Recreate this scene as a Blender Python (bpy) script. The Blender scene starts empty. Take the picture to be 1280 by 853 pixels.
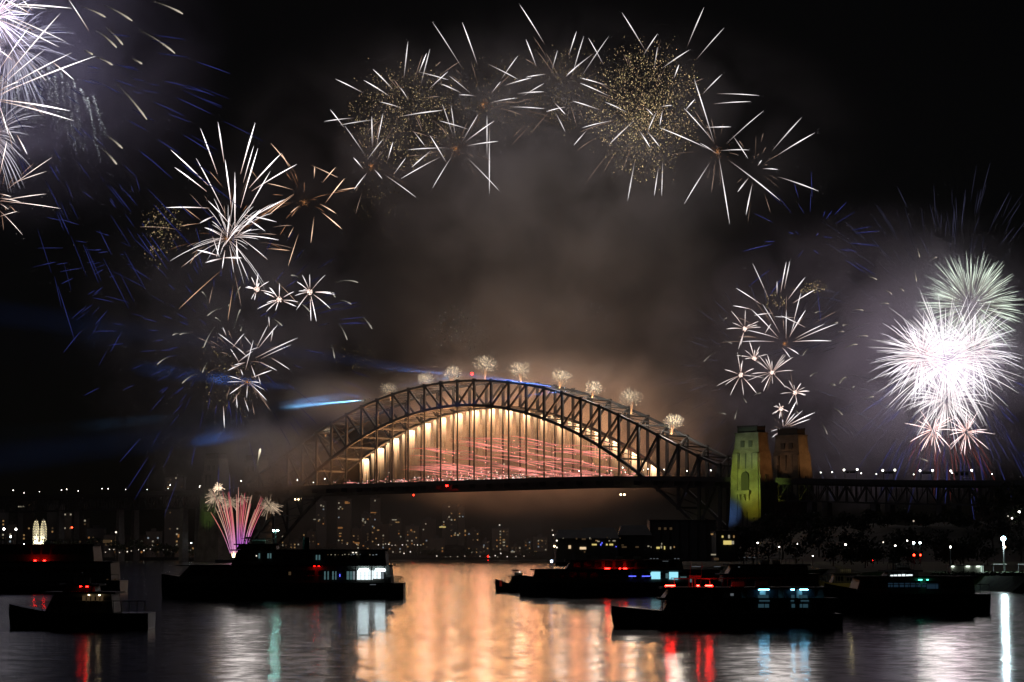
import bpy, math, random
from mathutils import Vector, Matrix
random.seed(11)
S = bpy.context.scene
C = S.collection
F = 2789.0                       # focal length in picture widths of 1280
PITCH = 0.0952
CAM_H = 5.86

# ------------------------------------------------------------------ camera
cam = bpy.data.cameras.new('camera')
cam.sensor_width = 36.0
cam.lens = F / 1280 * 36
cam.clip_start = 1.0
cam.clip_end = 8000
co = bpy.data.objects.new('camera', cam)
C.objects.link(co)
co.location = (0, 0, CAM_H)
co.rotation_euler = (math.pi / 2 + PITCH, 0, 0)
S.camera = co

# ------------------------------------------------------------------ night sky, faint moonlight, exposure
w = bpy.data.worlds.new('World'); S.world = w; w.use_nodes = True
nt = w.node_tree
sky = nt.nodes.new('ShaderNodeTexSky'); sky.sky_type = 'NISHITA'; sky.sun_disc = False
sky.sun_elevation = math.radians(20); sky.sun_rotation = math.radians(200)
nt.nodes['Background'].inputs['Strength'].default_value = 0.00012
nt.links.new(sky.outputs[0], nt.nodes['Background'].inputs['Color'])
sl = bpy.data.lights.new('moon', 'SUN'); sl.energy = 0.002; sl.angle = math.radians(0.5); sl.color = (1, .96, .9)
so = bpy.data.objects.new('moon', sl); C.objects.link(so)
so.rotation_euler = (math.radians(70), 0, math.radians(-20))
vs = S.view_settings
vs.view_transform = 'Standard'; vs.look = 'None'; vs.exposure = 0; vs.gamma = 1; vs.use_curve_mapping = False
cy = S.cycles
cy.max_bounces = 5; cy.diffuse_bounces = 1; cy.glossy_bounces = 3; cy.volume_bounces = 0; cy.transparent_max_bounces = 8
cy.use_denoising = True
cy.sample_clamp_indirect = 12
cy.volume_step_rate = 1.0
cy.volume_max_steps = 128

# ------------------------------------------------------------------ helpers
def at(px, py, Y):
    """A point of the place at forward distance Y, seen at (px, py) of the 1280 x 853 picture."""
    x = (px - 640) / F; u = (426.5 - py) / F
    c, s = math.cos(PITCH), math.sin(PITCH)
    t = Y / (c - u * s)
    return Vector((x * t, Y, CAM_H + t * (s + u * c)))
def gx(px, Y): return (px - 640) / F * Y / math.cos(PITCH)
def gz(py, Y): return at(640, py, Y).z
def waterY(py): return CAM_H / math.tan(math.atan((py - 426.5) / F) - PITCH)

class MB:
    def __init__(s): s.v = []; s.f = []; s.c = []
    def add(s, vs, fs, cols=None):
        b = len(s.v); s.v += [tuple(p) for p in vs]; s.f += [tuple(i + b for i in f) for f in fs]
        s.c += cols if cols else [(1, 1, 1)] * len(vs)
        return s
    def box(s, x0, x1, y0, y1, z0, z1, col=None):
        vs = [(x0, y0, z0), (x1, y0, z0), (x1, y1, z0), (x0, y1, z0), (x0, y0, z1), (x1, y0, z1), (x1, y1, z1), (x0, y1, z1)]
        return s.add(vs, [(3, 2, 1, 0), (4, 5, 6, 7), (0, 1, 5, 4), (1, 2, 6, 5), (2, 3, 7, 6), (3, 0, 4, 7)], [col] * 8 if col else None)
    def frustum(s, a, b):
        """a, b: (x0,x1,y0,y1,z) bottom and top rectangles"""
        vs = [(a[0], a[2], a[4]), (a[1], a[2], a[4]), (a[1], a[3], a[4]), (a[0], a[3], a[4]), (b[0], b[2], b[4]), (b[1], b[2], b[4]), (b[1], b[3], b[4]), (b[0], b[3], b[4])]
        return s.add(vs, [(3, 2, 1, 0), (4, 5, 6, 7), (0, 1, 5, 4), (1, 2, 6, 5), (2, 3, 7, 6), (3, 0, 4, 7)])
    def bar(s, p, q, wd, ht, up=(0, 0, 1)):
        p, q = Vector(p), Vector(q); d = (q - p).normalized(); up = Vector(up)
        if abs(d.dot(up)) > .95: up = Vector((1, 0, 0))
        a = d.cross(up).normalized() * wd / 2; b = a.cross(d).normalized() * ht / 2
        vs = [p - a - b, p + a - b, p + a + b, p - a + b, q - a - b, q + a - b, q + a + b, q - a + b]
        return s.add(vs, [(3, 2, 1, 0), (4, 5, 6, 7), (0, 1, 5, 4), (1, 2, 6, 5), (2, 3, 7, 6), (3, 0, 4, 7)])
    def tube(s, pts, rad, cols=None, k=4):
        pts = [Vector(p) for p in pts]; n = len(pts)
        vs, cs, fs = [], [], []
        for i, p in enumerate(pts):
            d = (pts[min(i + 1, n - 1)] - pts[max(i - 1, 0)]).normalized()
            a = d.cross(Vector((.3, 1, .13))).normalized(); b = d.cross(a)
            r = rad[i] if isinstance(rad, (list, tuple)) else rad
            for j in range(k):
                t = 2 * math.pi * j / k
                vs.append(p + (a * math.cos(t) + b * math.sin(t)) * r); cs.append(cols[i] if cols else (1, 1, 1))
        for i in range(n - 1):
            for j in range(k):
                fs.append((i * k + j, i * k + (j + 1) % k, (i + 1) * k + (j + 1) % k, (i + 1) * k + j))
        fs.append(tuple(range(k))[::-1]); fs.append(tuple((n - 1) * k + j for j in range(k)))
        return s.add(vs, fs, cs)
    def dot(s, p, r, col=None):
        p = Vector(p)
        vs = [p + Vector(d) * r for d in ((1, 0, 0), (-1, 0, 0), (0, 1, 0), (0, -1, 0), (0, 0, 1), (0, 0, -1))]
        return s.add(vs, [(0, 2, 4), (2, 1, 4), (1, 3, 4), (3, 0, 4), (2, 0, 5), (1, 2, 5), (3, 1, 5), (0, 3, 5)], [col] * 6 if col else None)
    def ball(s, p, r, col=None, n=8, m=5, sz=1):
        p = Vector(p); vs = [p + Vector((0, 0, r * sz))]; fs = []
        for i in range(1, m):
            a = math.pi * i / m
            for j in range(n):
                b = 2 * math.pi * j / n
                vs.append(p + Vector((math.sin(a) * math.cos(b) * r, math.sin(a) * math.sin(b) * r, math.cos(a) * r * sz)))
        vs.append(p - Vector((0, 0, r * sz))); L = len(vs) - 1
        for j in range(n):
            fs.append((0, 1 + j, 1 + (j + 1) % n)); fs.append((L, 1 + (m - 2) * n + (j + 1) % n, 1 + (m - 2) * n + j))
            for i in range(m - 2):
                a = 1 + i * n
                fs.append((a + j, a + n + j, a + n + (j + 1) % n, a + (j + 1) % n))
        return s.add(vs, fs, [col] * len(vs) if col else None)
    def lathe(s, prof, cx=0, cy=0, n=10):
        vs, fs = [], []
        for r, z in prof:
            for j in range(n):
                t = 2 * math.pi * (j + .5) / n
                vs.append((cx + r * math.cos(t), cy + r * math.sin(t), z))
        for i in range(len(prof) - 1):
            for j in range(n):
                fs.append((i * n + j, i * n + (j + 1) % n, (i + 1) * n + (j + 1) % n, (i + 1) * n + j))
        fs.append(tuple(range(n))[::-1]); fs.append(tuple((len(prof) - 1) * n + j for j in range(n)))
        return s.add(vs, fs)
    def loft(s, secs):
        """secs: lists of points, equal length, closed rings"""
        n = len(secs[0]); vs = [p for q in secs for p in q]; fs = []
        for i in range(len(secs) - 1):
            for j in range(n):
                fs.append((i * n + j, i * n + (j + 1) % n, (i + 1) * n + (j + 1) % n, (i + 1) * n + j))
        fs.append(tuple(range(n))[::-1]); fs.append(tuple((len(secs) - 1) * n + j for j in range(n)))
        return s.add(vs, fs)
    def build(s, name, mat, parent=None, origin=None, color=False):
        me = bpy.data.meshes.new(name)
        if origin is not None:
            o = Vector(origin); vv = [tuple(Vector(p) - o) for p in s.v]
        else: vv = s.v
        me.from_pydata(vv, [], s.f)
        if color:
            at_ = me.color_attributes.new('glow', 'FLOAT_COLOR', 'POINT')
            flat = []
            for c in s.c: flat += [c[0], c[1], c[2], 1.0]
            at_.data.foreach_set('color', flat)
        me.materials.append(mat); me.update()
        ob = bpy.data.objects.new(name, me); C.objects.link(ob)
        if parent is not None: ob.parent = parent
        elif origin is not None: ob.location = origin
        return ob

def tag(o, label=None, cat=None, group=None, kind=None):
    if label: o['label'] = label
    if cat: o['category'] = cat
    if group: o['group'] = group
    if kind: o['kind'] = kind
    return o
def thing(name, loc, label, cat, group=None, rz=0):
    o = bpy.data.objects.new(name, None); o.empty_display_size = 2; C.objects.link(o)
    o.location = loc; o.rotation_euler = (0, 0, rz)
    return tag(o, label, cat, group)
def dup(root, loc, label=None, group=None, rz=None):
    r = root.copy(); C.objects.link(r); r.location = loc
    if rz is not None: r.rotation_euler = (0, 0, rz)
    if label: r['label'] = label
    if group: r['group'] = group
    for ch in list(root.children):
        c = ch.copy(); C.objects.link(c); c.parent = r
        for g in list(ch.children):
            d = g.copy(); C.objects.link(d); d.parent = c
    return r
def point(name, loc, energy, col, rad, parent=None):
    l = bpy.data.lights.new(name, 'POINT'); l.energy = energy; l.color = col; l.shadow_soft_size = rad
    o = bpy.data.objects.new(name, l); C.objects.link(o); o.location = loc
    if parent is not None: o.parent = parent
    return o
def spot(name, loc, target, energy, col, deg, blend, rad, parent=None, base=(0, 0, 0)):
    l = bpy.data.lights.new(name, 'SPOT'); l.energy = energy; l.color = col; l.shadow_soft_size = rad
    l.spot_size = math.radians(deg); l.spot_blend = blend
    o = bpy.data.objects.new(name, l); C.objects.link(o)
    d = Vector(target) - Vector(loc)
    o.rotation_euler = d.to_track_quat('-Z', 'Y').to_euler()
    o.location = Vector(loc) - Vector(base)
    if parent is not None: o.parent = parent
    return o
ONES = 'first second third fourth fifth sixth seventh eighth ninth tenth eleventh twelfth thirteenth fourteenth fifteenth sixteenth seventeenth eighteenth nineteenth'.split()
def nth(i):
    if i < 19: return ONES[i]
    n = i + 1
    tens = {2: 'twent', 3: 'thirt', 4: 'fort', 5: 'fift', 6: 'sixt', 7: 'sevent'}[n // 10]
    return tens + 'ieth' if n % 10 == 0 else tens + 'y-' + ONES[n % 10 - 1]

# ------------------------------------------------------------------ materials
def principled(name, col, rough=.6, metal=0.0, noise=None, bump=None):
    m = bpy.data.materials.new(name); m.use_nodes = True
    n = m.node_tree.nodes; l = m.node_tree.links; b = n['Principled BSDF']
    b.inputs['Base Color'].default_value = (*col, 1); b.inputs['Roughness'].default_value = rough; b.inputs['Metallic'].default_value = metal
    if noise:
        tc = n.new('ShaderNodeTexCoord'); tx = n.new('ShaderNodeTexNoise'); tx.inputs['Scale'].default_value = noise[0]; tx.inputs['Detail'].default_value = 6
        cr = n.new('ShaderNodeValToRGB'); k = noise[1]
        cr.color_ramp.elements[0].position = .3; cr.color_ramp.elements[1].position = .7
        cr.color_ramp.elements[0].color = (*[c * (1 - k) for c in col], 1); cr.color_ramp.elements[1].color = (*[min(1, c * (1 + k)) for c in col], 1)
        l.new(tc.outputs['Object'], tx.inputs['Vector']); l.new(tx.outputs['Fac'], cr.inputs['Fac']); l.new(cr.outputs['Color'], b.inputs['Base Color'])
        if bump:
            bp = n.new('ShaderNodeBump'); bp.inputs['Strength'].default_value = bump; bp.inputs['Distance'].default_value = .2
            l.new(tx.outputs['Fac'], bp.inputs['Height']); l.new(bp.outputs['Normal'], b.inputs['Normal'])
    return m
def emit(name, col, strength, sample=True):
    m = bpy.data.materials.new(name); m.use_nodes = True
    n = m.node_tree.nodes; l = m.node_tree.links; n.remove(n['Principled BSDF'])
    e = n.new('ShaderNodeEmission'); e.inputs['Color'].default_value = (*col, 1); e.inputs['Strength'].default_value = strength
    l.new(e.outputs[0], n['Material Output'].inputs['Surface'])
    if not sample: m.cycles.emission_sampling = 'NONE'
    return m
def spark_mat():
    m = emit('burning_sparks', (1, 1, 1), 1.0, False)
    n = m.node_tree.nodes; l = m.node_tree.links
    a = n.new('ShaderNodeAttribute'); a.attribute_name = 'glow'
    l.new(a.outputs['Color'], n['Emission'].inputs['Color'])
    return m
SPARK = spark_mat()
STEEL = principled('grey_bridge_steel', (.03, .033, .034), .55, 0, (.2, .25))
DECKM = principled('dark_bridge_deck', (.06, .06, .06), .8, 0, (.1, .3))
def coursed(name, c0, c1):
    m = bpy.data.materials.new(name); m.use_nodes = True; n = m.node_tree.nodes; l = m.node_tree.links; b = n['Principled BSDF']; b.inputs['Roughness'].default_value = .85
    tc = n.new('ShaderNodeTexCoord'); sp = n.new('ShaderNodeSeparateXYZ'); l.new(tc.outputs['Object'], sp.inputs[0])
    sm = n.new('ShaderNodeMath'); l.new(sp.outputs['X'], sm.inputs[0]); l.new(sp.outputs['Y'], sm.inputs[1])
    cb = n.new('ShaderNodeCombineXYZ'); l.new(sm.outputs[0], cb.inputs['X']); l.new(sp.outputs['Z'], cb.inputs['Y'])
    br = n.new('ShaderNodeTexBrick'); br.inputs['Scale'].default_value = .42; br.inputs['Mortar Size'].default_value = .05; br.inputs['Color1'].default_value = (*c0, 1); br.inputs['Color2'].default_value = (*c1, 1); br.inputs['Mortar'].default_value = (*[c * .35 for c in c0], 1)
    l.new(cb.outputs[0], br.inputs['Vector'])
    nz_ = n.new('ShaderNodeTexNoise'); nz_.inputs['Scale'].default_value = .12; nz_.inputs['Detail'].default_value = 5; l.new(tc.outputs['Object'], nz_.inputs['Vector'])
    cr = n.new('ShaderNodeValToRGB'); cr.color_ramp.elements[0].position = .3; cr.color_ramp.elements[1].position = .7; cr.color_ramp.elements[0].color = (.35, .33, .3, 1); cr.color_ramp.elements[1].color = (1, 1, 1, 1); l.new(nz_.outputs['Fac'], cr.inputs['Fac'])
    mx = n.new('ShaderNodeMix'); mx.data_type = 'RGBA'; mx.blend_type = 'MULTIPLY'; mx.inputs['Factor'].default_value = 1; l.new(br.outputs['Color'], mx.inputs['A']); l.new(cr.outputs['Color'], mx.inputs['B']); l.new(mx.outputs['Result'], b.inputs['Base Color'])
    bp = n.new('ShaderNodeBump'); bp.inputs['Distance'].default_value = .15; l.new(br.outputs['Fac'], bp.inputs['Height']); bp.invert = True; l.new(bp.outputs['Normal'], b.inputs['Normal'])
    return m
STONE = coursed('granite_masonry', (.25, .23, .2), (.19, .175, .15))
DARKSTONE = principled('dark_opening', (.02, .02, .02), .9)
LAND = principled('dark_earth_and_scrub', (.018, .02, .013), .95, 0, (.05, .5))
GRASS = principled('mown_grass', (.05, .09, .025), .95, 0, (.6, .5))
LEAF = principled('dark_leaves', (.025, .04, .015), .8, 0, (.3, .5))
BARK = principled('bark', (.07, .05, .035), .9, 0, (2, .3))
HULL = principled('dark_green_hull_paint', (.02, .035, .03), .35, 0, (.3, .2))
HULLB = principled('navy_hull_paint', (.015, .02, .035), .35, 0, (.3, .2))
CABIN = principled('weathered_cabin_paint', (.1, .1, .09), .5, 0, (.4, .2))
ROOF = principled('dark_roofing', (.04, .042, .045), .7, 0, (.3, .3))
YELLOW = principled('cream_boat_paint', (.55, .48, .2), .5, 0, (.5, .15))
GLASS = principled('dark_window_glass', (.01, .012, .015), .1)
WALLM = [principled('apartment_wall_%s' % k, c, .85, 0, (.1, .2)) for k, c in (('brown', (.09, .07, .055)), ('grey', (.1, .1, .1)), ('cream', (.15, .13, .11)))]
POLE = principled('painted_steel_pole', (.2, .2, .2), .5)
WHITEW = principled('white_painted_wall', (.7, .68, .62), .7, 0, (.5, .1))
CONCRETE = principled('concrete', (.12, .115, .11), .85, 0, (.4, .25))
L_WHITE = emit('white_lamp', (1, .95, .86), 11)
L_COOL = emit('cool_lamp', (.75, .95, 1), 26)
L_BIG = emit('mast_floodlight', (.5, .88, 1), 36)
L_WARM = emit('warm_lamp', (1, .72, .38), 14)
L_RED = emit('red_lamp', (1, .006, .004), 45)
L_ORED = emit('orange_red_lamp', (1, .016, .006), 40)
L_ICE = emit('ice_blue_lamp', (.2, .66, 1), 60)
L_ROOFRED = emit('roof_red_lamp', (1, .012, .008), 80)
L_GREEN = emit('green_lamp', (.1, 1, .6), 5)
L_BLUE = emit('blue_lamp', (.1, .12, 1), 2.5)
L_BLUEWHITE = emit('blue_white_lamp', (.6, .75, 1), 12)
W_WARM = emit('warm_lit_window', (1, .58, .22), 0.26, False)
W_ORANGE = emit('orange_lit_window', (1, .42, .12), 0.26, False)
W_PALE = emit('pale_lit_window', (1, .88, .62), 0.29, False)
W_COOL = emit('cool_lit_window', (.75, .9, 1), 0.23, False)
W_DIM = emit('dim_lit_window', (1, .62, .3), .05, False)
W_CYAN = emit('cyan_lit_window', (.35, .85, 1), 1.0)
W_WHITE = emit('white_glow_pane', (.85, .97, 1), 1.3)
W_DIMTEAL = emit('dim_teal_window', (.35, .7, .75), .16, False)
W_FAINT = emit('faint_blue_panel', (.25, .6, .8), .07, False)
W_DIMWHITE = emit('dim_white_window', (.8, .9, 1), .10, False)
W_YEL = emit('yellow_lit_window', (1, .8, .25), .7, False)

# ------------------------------------------------------------------ water and land
def water_mat():
    m = bpy.data.materials.new('harbour_water'); m.use_nodes = True
    n = m.node_tree.nodes; l = m.node_tree.links; b = n['Principled BSDF']
    b.inputs['Base Color'].default_value = (.003, .005, .007, 1); b.inputs['IOR'].default_value = 1.33
    b.inputs['Roughness'].default_value = .2
    g = n.new('ShaderNodeNewGeometry')
    def nz(sx, sy, det):
        mp = n.new('ShaderNodeMapping'); mp.inputs['Scale'].default_value = (sx, sy, 1)
        t = n.new('ShaderNodeTexNoise'); t.inputs['Scale'].default_value = 1; t.inputs['Detail'].default_value = det
        l.new(g.outputs['Position'], mp.inputs['Vector']); l.new(mp.outputs[0], t.inputs['Vector']); return t
    # wave slopes taken straight from noise, so that they keep their size at every distance
    def slope(t, k):
        sb = n.new('ShaderNodeVectorMath'); sb.operation = 'SUBTRACT'; sb.inputs[1].default_value = (.5, .5, .5); l.new(t.outputs['Color'], sb.inputs[0])
        ml = n.new('ShaderNodeVectorMath'); ml.operation = 'MULTIPLY'; ml.inputs[1].default_value = (k, k, 0); l.new(sb.outputs[0], ml.inputs[0]); return ml
    a = slope(nz(.9, .75, 3), .115); c = slope(nz(.05, .11, 2), .022)
    ad = n.new('ShaderNodeVectorMath'); l.new(a.outputs[0], ad.inputs[0]); l.new(c.outputs[0], ad.inputs[1])
    up = n.new('ShaderNodeVectorMath'); up.inputs[1].default_value = (0, 0, 1); l.new(ad.outputs[0], up.inputs[0])
    nn = n.new('ShaderNodeVectorMath'); nn.operation = 'NORMALIZE'; l.new(up.outputs[0], nn.inputs[0]); l.new(nn.outputs[0], b.inputs['Normal'])
    r = nz(.006, .012, 3); mr = n.new('ShaderNodeMapRange')
    mr.inputs['From Min'].default_value = .35; mr.inputs['From Max'].default_value = .65; mr.inputs['To Min'].default_value = .13; mr.inputs['To Max'].default_value = .15
    l.new(r.outputs['Fac'], mr.inputs['Value']); l.new(mr.outputs[0], b.inputs['Roughness'])
    return m
tag(MB().add([(-1300, -60, 0), (1300, -60, 0), (1300, 3300, 0), (-1300, 3300, 0)], [(0, 1, 2, 3)]).build('water', water_mat()), kind='structure')

def sstep(a, b, x):
    t = max(0, min(1, (x - a) / (b - a))); return t * t * (3 - 2 * t)
def heightfield(name, x0, x1, y0, y1, nx, ny, fn, mat):
    m = MB(); vs = []; fs = []
    for j in range(ny + 1):
        for i in range(nx + 1):
            x = x0 + (x1 - x0) * i / nx; y = y0 + (y1 - y0) * j / ny
            vs.append((x, y, fn(x, y)))
    for j in range(ny):
        for i in range(nx):
            a = j * (nx + 1) + i; fs.append((a, a + 1, a + nx + 2, a + nx + 1))
    m.add(vs, fs); o = m.build(name, mat); tag(o, kind='structure'); return o
def wob(x, y): return math.sin(x * .021 + y * .013) + .6 * math.sin(x * .053 - y * .037) + .4 * math.sin(x * .11 + y * .09)
def far_h(x, y):
    shore = 2290 + 18 * math.sin(x * .02) if x > -360 else 2290 - (min(-360 - x, 240)) * 1.9 + 10 * math.sin(x * .02)
    k = sstep(shore - 4, shore + 14, y)
    return -3 + k * 5.2 + sstep(shore + 10, shore + 250, y) * (13 + 3 * wob(x, y))
heightfield('far_shore', -1200, 1200, 1780, 3200, 120, 90, far_h, LAND)
def head_h(x, y):
    k = sstep(92, 108, x + .02 * (y - 1200)) * sstep(890, 910, y)
    hill = sstep(105, 190, x) * sstep(900, 1130, y) * (17 + 2 * wob(x, y))
    return -3 + k * 5.4 + hill
heightfield('headland', 60, 1200, 870, 1650, 100, 70, head_h, LAND)
def park_h(x, y):
    edge = 338 + 4 * math.sin(x * .08) if x > 78 else 338 + (78 - x) * 7
    k = sstep(0, 3, y - edge) * sstep(0, 4, x - 41)
    return -2 + k * 4.3 + k * sstep(0, 25, y - edge) * .5
heightfield('foreshore_park', 40, 900, 300, 900, 130, 120, park_h, GRASS)

# ------------------------------------------------------------------ the arch bridge
BX, BY, TH = -30.0, 1668.8, 0.7853
cT, sT = math.cos(TH), math.sin(TH)
def bw(s, o, z): return Vector((BX + s * cT + o * sT, BY - s * sT + o * cT, z))
def zb(s): return 116 - 54.88 * (s / 180) ** 2
def zt(s):
    q = (s / 180) ** 2
    return 134 - 37.96 * q - 4.88 * q * q + 3.096 * q ** 3
def zd(s):
    return 59.0 - sstep(100, 520, s) * 11.0 - .3 * sstep(100, 300, -s)
bridge = thing('arch_bridge', (BX, BY, 0), 'long dark steel arch bridge with its deck hung beneath the truss', 'bridge', rz=-TH)
NODES = [(n - 14) * 18.0 for n in range(29)]
for o in (-15, 15):
    for nm, fn, wd, ht in (('top_chord', zt, 1.5, 1.7), ('bottom_chord', zb, 1.7, 2.0)):
        m = MB()
        for a, b in zip(NODES[:-1], NODES[1:]): m.bar((a, o, fn(a)), (b, o, fn(b)), wd, ht)
        for a in NODES: m.box(a - 1.3, a + 1.3, o - .95, o + .95, fn(a) - 1.5, fn(a) + 1.5)
        m.build(nm, STEEL, bridge)
    for i, a in enumerate(NODES):
        MB().bar((a, o, zb(a)), (a, o, zt(a)), 1.3, 2.0 if 4 <= i <= 24 else 2.2, (1, 0, 0)).build('vertical_post', STEEL, bridge)
        d = zd(a)
        if zb(a) > d + 3: MB().bar((a, o, d - 2), (a, o, zb(a)), .8, 1.0, (1, 0, 0)).build('hanger', STEEL, bridge)
        if zb(a) < d - 8 and i not in (0, 28): MB().bar((a, o, zb(a)), (a, o, d - 2), 1.2, 1.2, (1, 0, 0)).build('deck_post', STEEL, bridge)
    for i in range(28):
        a, b = NODES[i], NODES[i + 1]
        p, q = ((a, o, zt(a)), (b, o, zb(b))) if i < 14 else ((a, o, zb(a)), (b, o, zt(b)))
        MB().bar(p, q, 1.0, 1.5).build('diagonal_brace', STEEL, bridge)
for i, a in enumerate(NODES):
    MB().bar((a, -15, zt(a)), (a, 15, zt(a)), .9, .9).build('cross_strut', STEEL, bridge)
    if abs(zb(a) - zd(a)) > 9: MB().bar((a, -15, zb(a)), (a, 15, zb(a)), 1.0, 1.2).build('cross_strut', STEEL, bridge)
for i in range(28):
    a, b = NODES[i], NODES[i + 1]
    mid = (a + b) / 2
    for fn in (zt, zb):
        if fn is zb and abs(fn(mid) - zd(mid)) < 9: continue
        MB().bar((a, -15, fn(a)), (b, 15, fn(b)), .45, .5).build('lateral_brace', STEEL, bridge)
        if fn is zt: MB().bar((a, 15, fn(a) + .1), (b, -15, fn(b) + .1), .45, .5).build('lateral_brace', STEEL, bridge)
def ribbon(s0, s1, ds, hw, t0, t1, extra=0):
    m = MB(); secs = []; s = s0
    while s <= s1 + 1e-6:
        z = zd(s) + extra
        secs.append([(s, -hw, z - t0), (s, hw, z - t0), (s, hw, z + t1), (s, -hw, z + t1)]); s += ds
    m.loft(secs); return m
ribbon(-274, 274, 18.2666, 21, 1.6, 0).build('deck', DECKM, bridge)
for o in (-1, 1):
    m = MB(); secs = []
    for k in range(31):
        s = -274 + 548 * k / 30; z = zd(s)
        secs.append([(s, o * 21.05, z - 2.2), (s, o * 21.6, z - 2.2), (s, o * 21.6, z + 1.0), (s, o * 21.05, z + 1.0)])
    m.loft(secs).build('parapet', STEEL, bridge)
    m = MB(); secs = []
    for k in range(31):
        s = -274 + 548 * k / 30; z = zd(s)
        secs.append([(s, o * 14 - .5, z - 6.3), (s, o * 14 + .5, z - 6.3), (s, o * 14 + .5, z - 1.7), (s, o * 14 - .5, z - 1.7)])
    m.loft(secs).build('girder', STEEL, bridge)
    m = MB(); s = -272
    while s < 272:
        z = zd(s); m.bar((s, o * 21.3, z + 1.0), (s, o * 21.3, z + 2.4), .12, .12, (1, 0, 0)); s += 3.4
    for k in range(30):
        a = -272 + 544 * k / 30; b = a + 544 / 30
        m.bar((a, o * 21.3, zd(a) + 2.45), (b, o * 21.3, zd(b) + 2.45), .14, .14)
    m.build('railing', STEEL, bridge)
for i, a in enumerate(NODES):
    MB().box(a - .5, a + .5, -20.5, 20.5, zd(a) - 5.2, zd(a) - 1.75).build('floor_beam', STEEL, bridge)

# granite pylons
def pylon(s, o, label, face):
    loc = bw(s, o, 0)
    r = thing('stone_pylon', loc, label, 'pylon', 'granite pylons of the bridge', rz=-TH)
    hx, hy = 13.2, 7.3
    m = MB()
    m.frustum((-hx - 1.5, hx + 1.5, -hy - 1.2, hy + 1.2, 0), (-hx - .3, hx + .3, -hy - .1, hy + .1, 27))
    m.frustum((-hx, hx, -hy, hy, 27.0), (-hx + 1.2, hx - 1.2, -hy + .8, hy - .8, 60))
    m.frustum((-hx + 1.3, hx - 1.3, -hy + .9, hy - .9, 60.0), (-hx + 2.4, hx - 2.4, -hy + 1.6, hy - 1.6, 72.6))
    m.frustum((-hx + 2.9, hx - 2.9, -hy + 2.0, hy - 2.0, 72.6), (-hx + 3.8, hx - 3.8, -hy + 2.5, hy - 2.5, 83.6))
    m.box(-hx + 3.3, hx - 3.3, -hy + 2.1, hy - 2.1, 83.6, 84.6)
    m.build('shaft', STONE, r)
    m = MB()
    for e in (-1, 1):                                  # raised corner piers on both long faces
        for x in (-1, 1):
            m.frustum((x * 9.0 - 2.6, x * 9.0 + 2.6, e * hy - .5, e * hy + .5, 27), (x * 8.4 - 2.2, x * 8.4 + 2.2, e * (hy - .9) - .5, e * (hy - .9) + .5, 71))
    m.build('corner_pier', STONE, r)
    m = MB().box(-hx + 5.0, hx - 5.0, -hy + 3.1, hy - 3.1, 84.6, 88.2)
    for k in range(9):
        x = -7.6 + 15.2 * k / 8
        for e in (-1, 1): m.box(x - .5, x + .5, e * 4.2 - .35, e * 4.2 + .35, 88.2, 89.1)
    m.build('cap', DARKSTONE, r)
    MB().box(-hx + 2.6, hx - 2.6, -hy + 1.5, hy - 1.5, 72.2, 73.2).build('cornice', STONE, r)
    for e in (-1, 1):
        m = MB(); yy = e * (hy - .35)                  # arched doorway above the deck
        pts = [(-3.1, 47), (3.1, 47), (3.1, 56)] + [(3.1 * math.cos(a), 56 + 3.1 * math.sin(a)) for a in [math.pi * k / 10 for k in range(1, 10)]] + [(-3.1, 56)]
        m.loft([[(x, yy - .35, z) for x, z in pts], [(x, yy + .35, z) for x, z in pts]]).build('arched_window', DARKSTONE, r)
        m = MB().box(-5.0, 5.0, e * (hy + .75) - 1.25, e * (hy + .75) + 1.25, 44.4, 46.8)
        for x in (-3.6, 0, 3.6): m.frustum((x - .4, x + .4, e * hy - .3, e * hy + .3, 40.5), (x - .5, x + .5, e * (hy + .9) - .9, e * (hy + .9) + .9, 44.4))
        m.build('balcony', STONE, r)
        for x in (-1.8, 1.8): MB().box(x - .4, x + .4, e * (hy - .05) - .3, e * (hy - .05) + .3, 24, 33).build('slit_window', DARKSTONE, r)
        for x in (-5.4, 0, 5.4): MB().box(x - .35, x + .35, e * (hy - 1.2) - .45, e * (hy - 1.2) + .45, 61, 71).build('slit_window', DARKSTONE, r)
        for x in (-3.2, 3.4): MB().box(x - 1.5, x + 1.5, e * (hy - 2.05) - .35, e * (hy - 2.05) + .35, 75, 79).build('panel_window', DARKSTONE, r)
    for e in (-1, 1):
        MB().box(e * (hx - .9) - .6, e * (hx - .9) + .6, -1.4, 1.4, 48, 57).build('arched_window', DARKSTONE, r)
    return r
SP = 284.0; PO = 21.0
pylon(SP, -PO, 'stone bridge pylon washed in green and yellow light beside the dark trees', 1)
pylon(SP, PO, 'stone bridge pylon with one dark face and one orange face', 1)
pylon(-SP, -PO, 'dim green stone pylon behind the barge fountain at the far bridge end', 1)
pylon(-SP, PO, 'dark stone pylon at the far bridge end behind the pale comet', 1)

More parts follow.
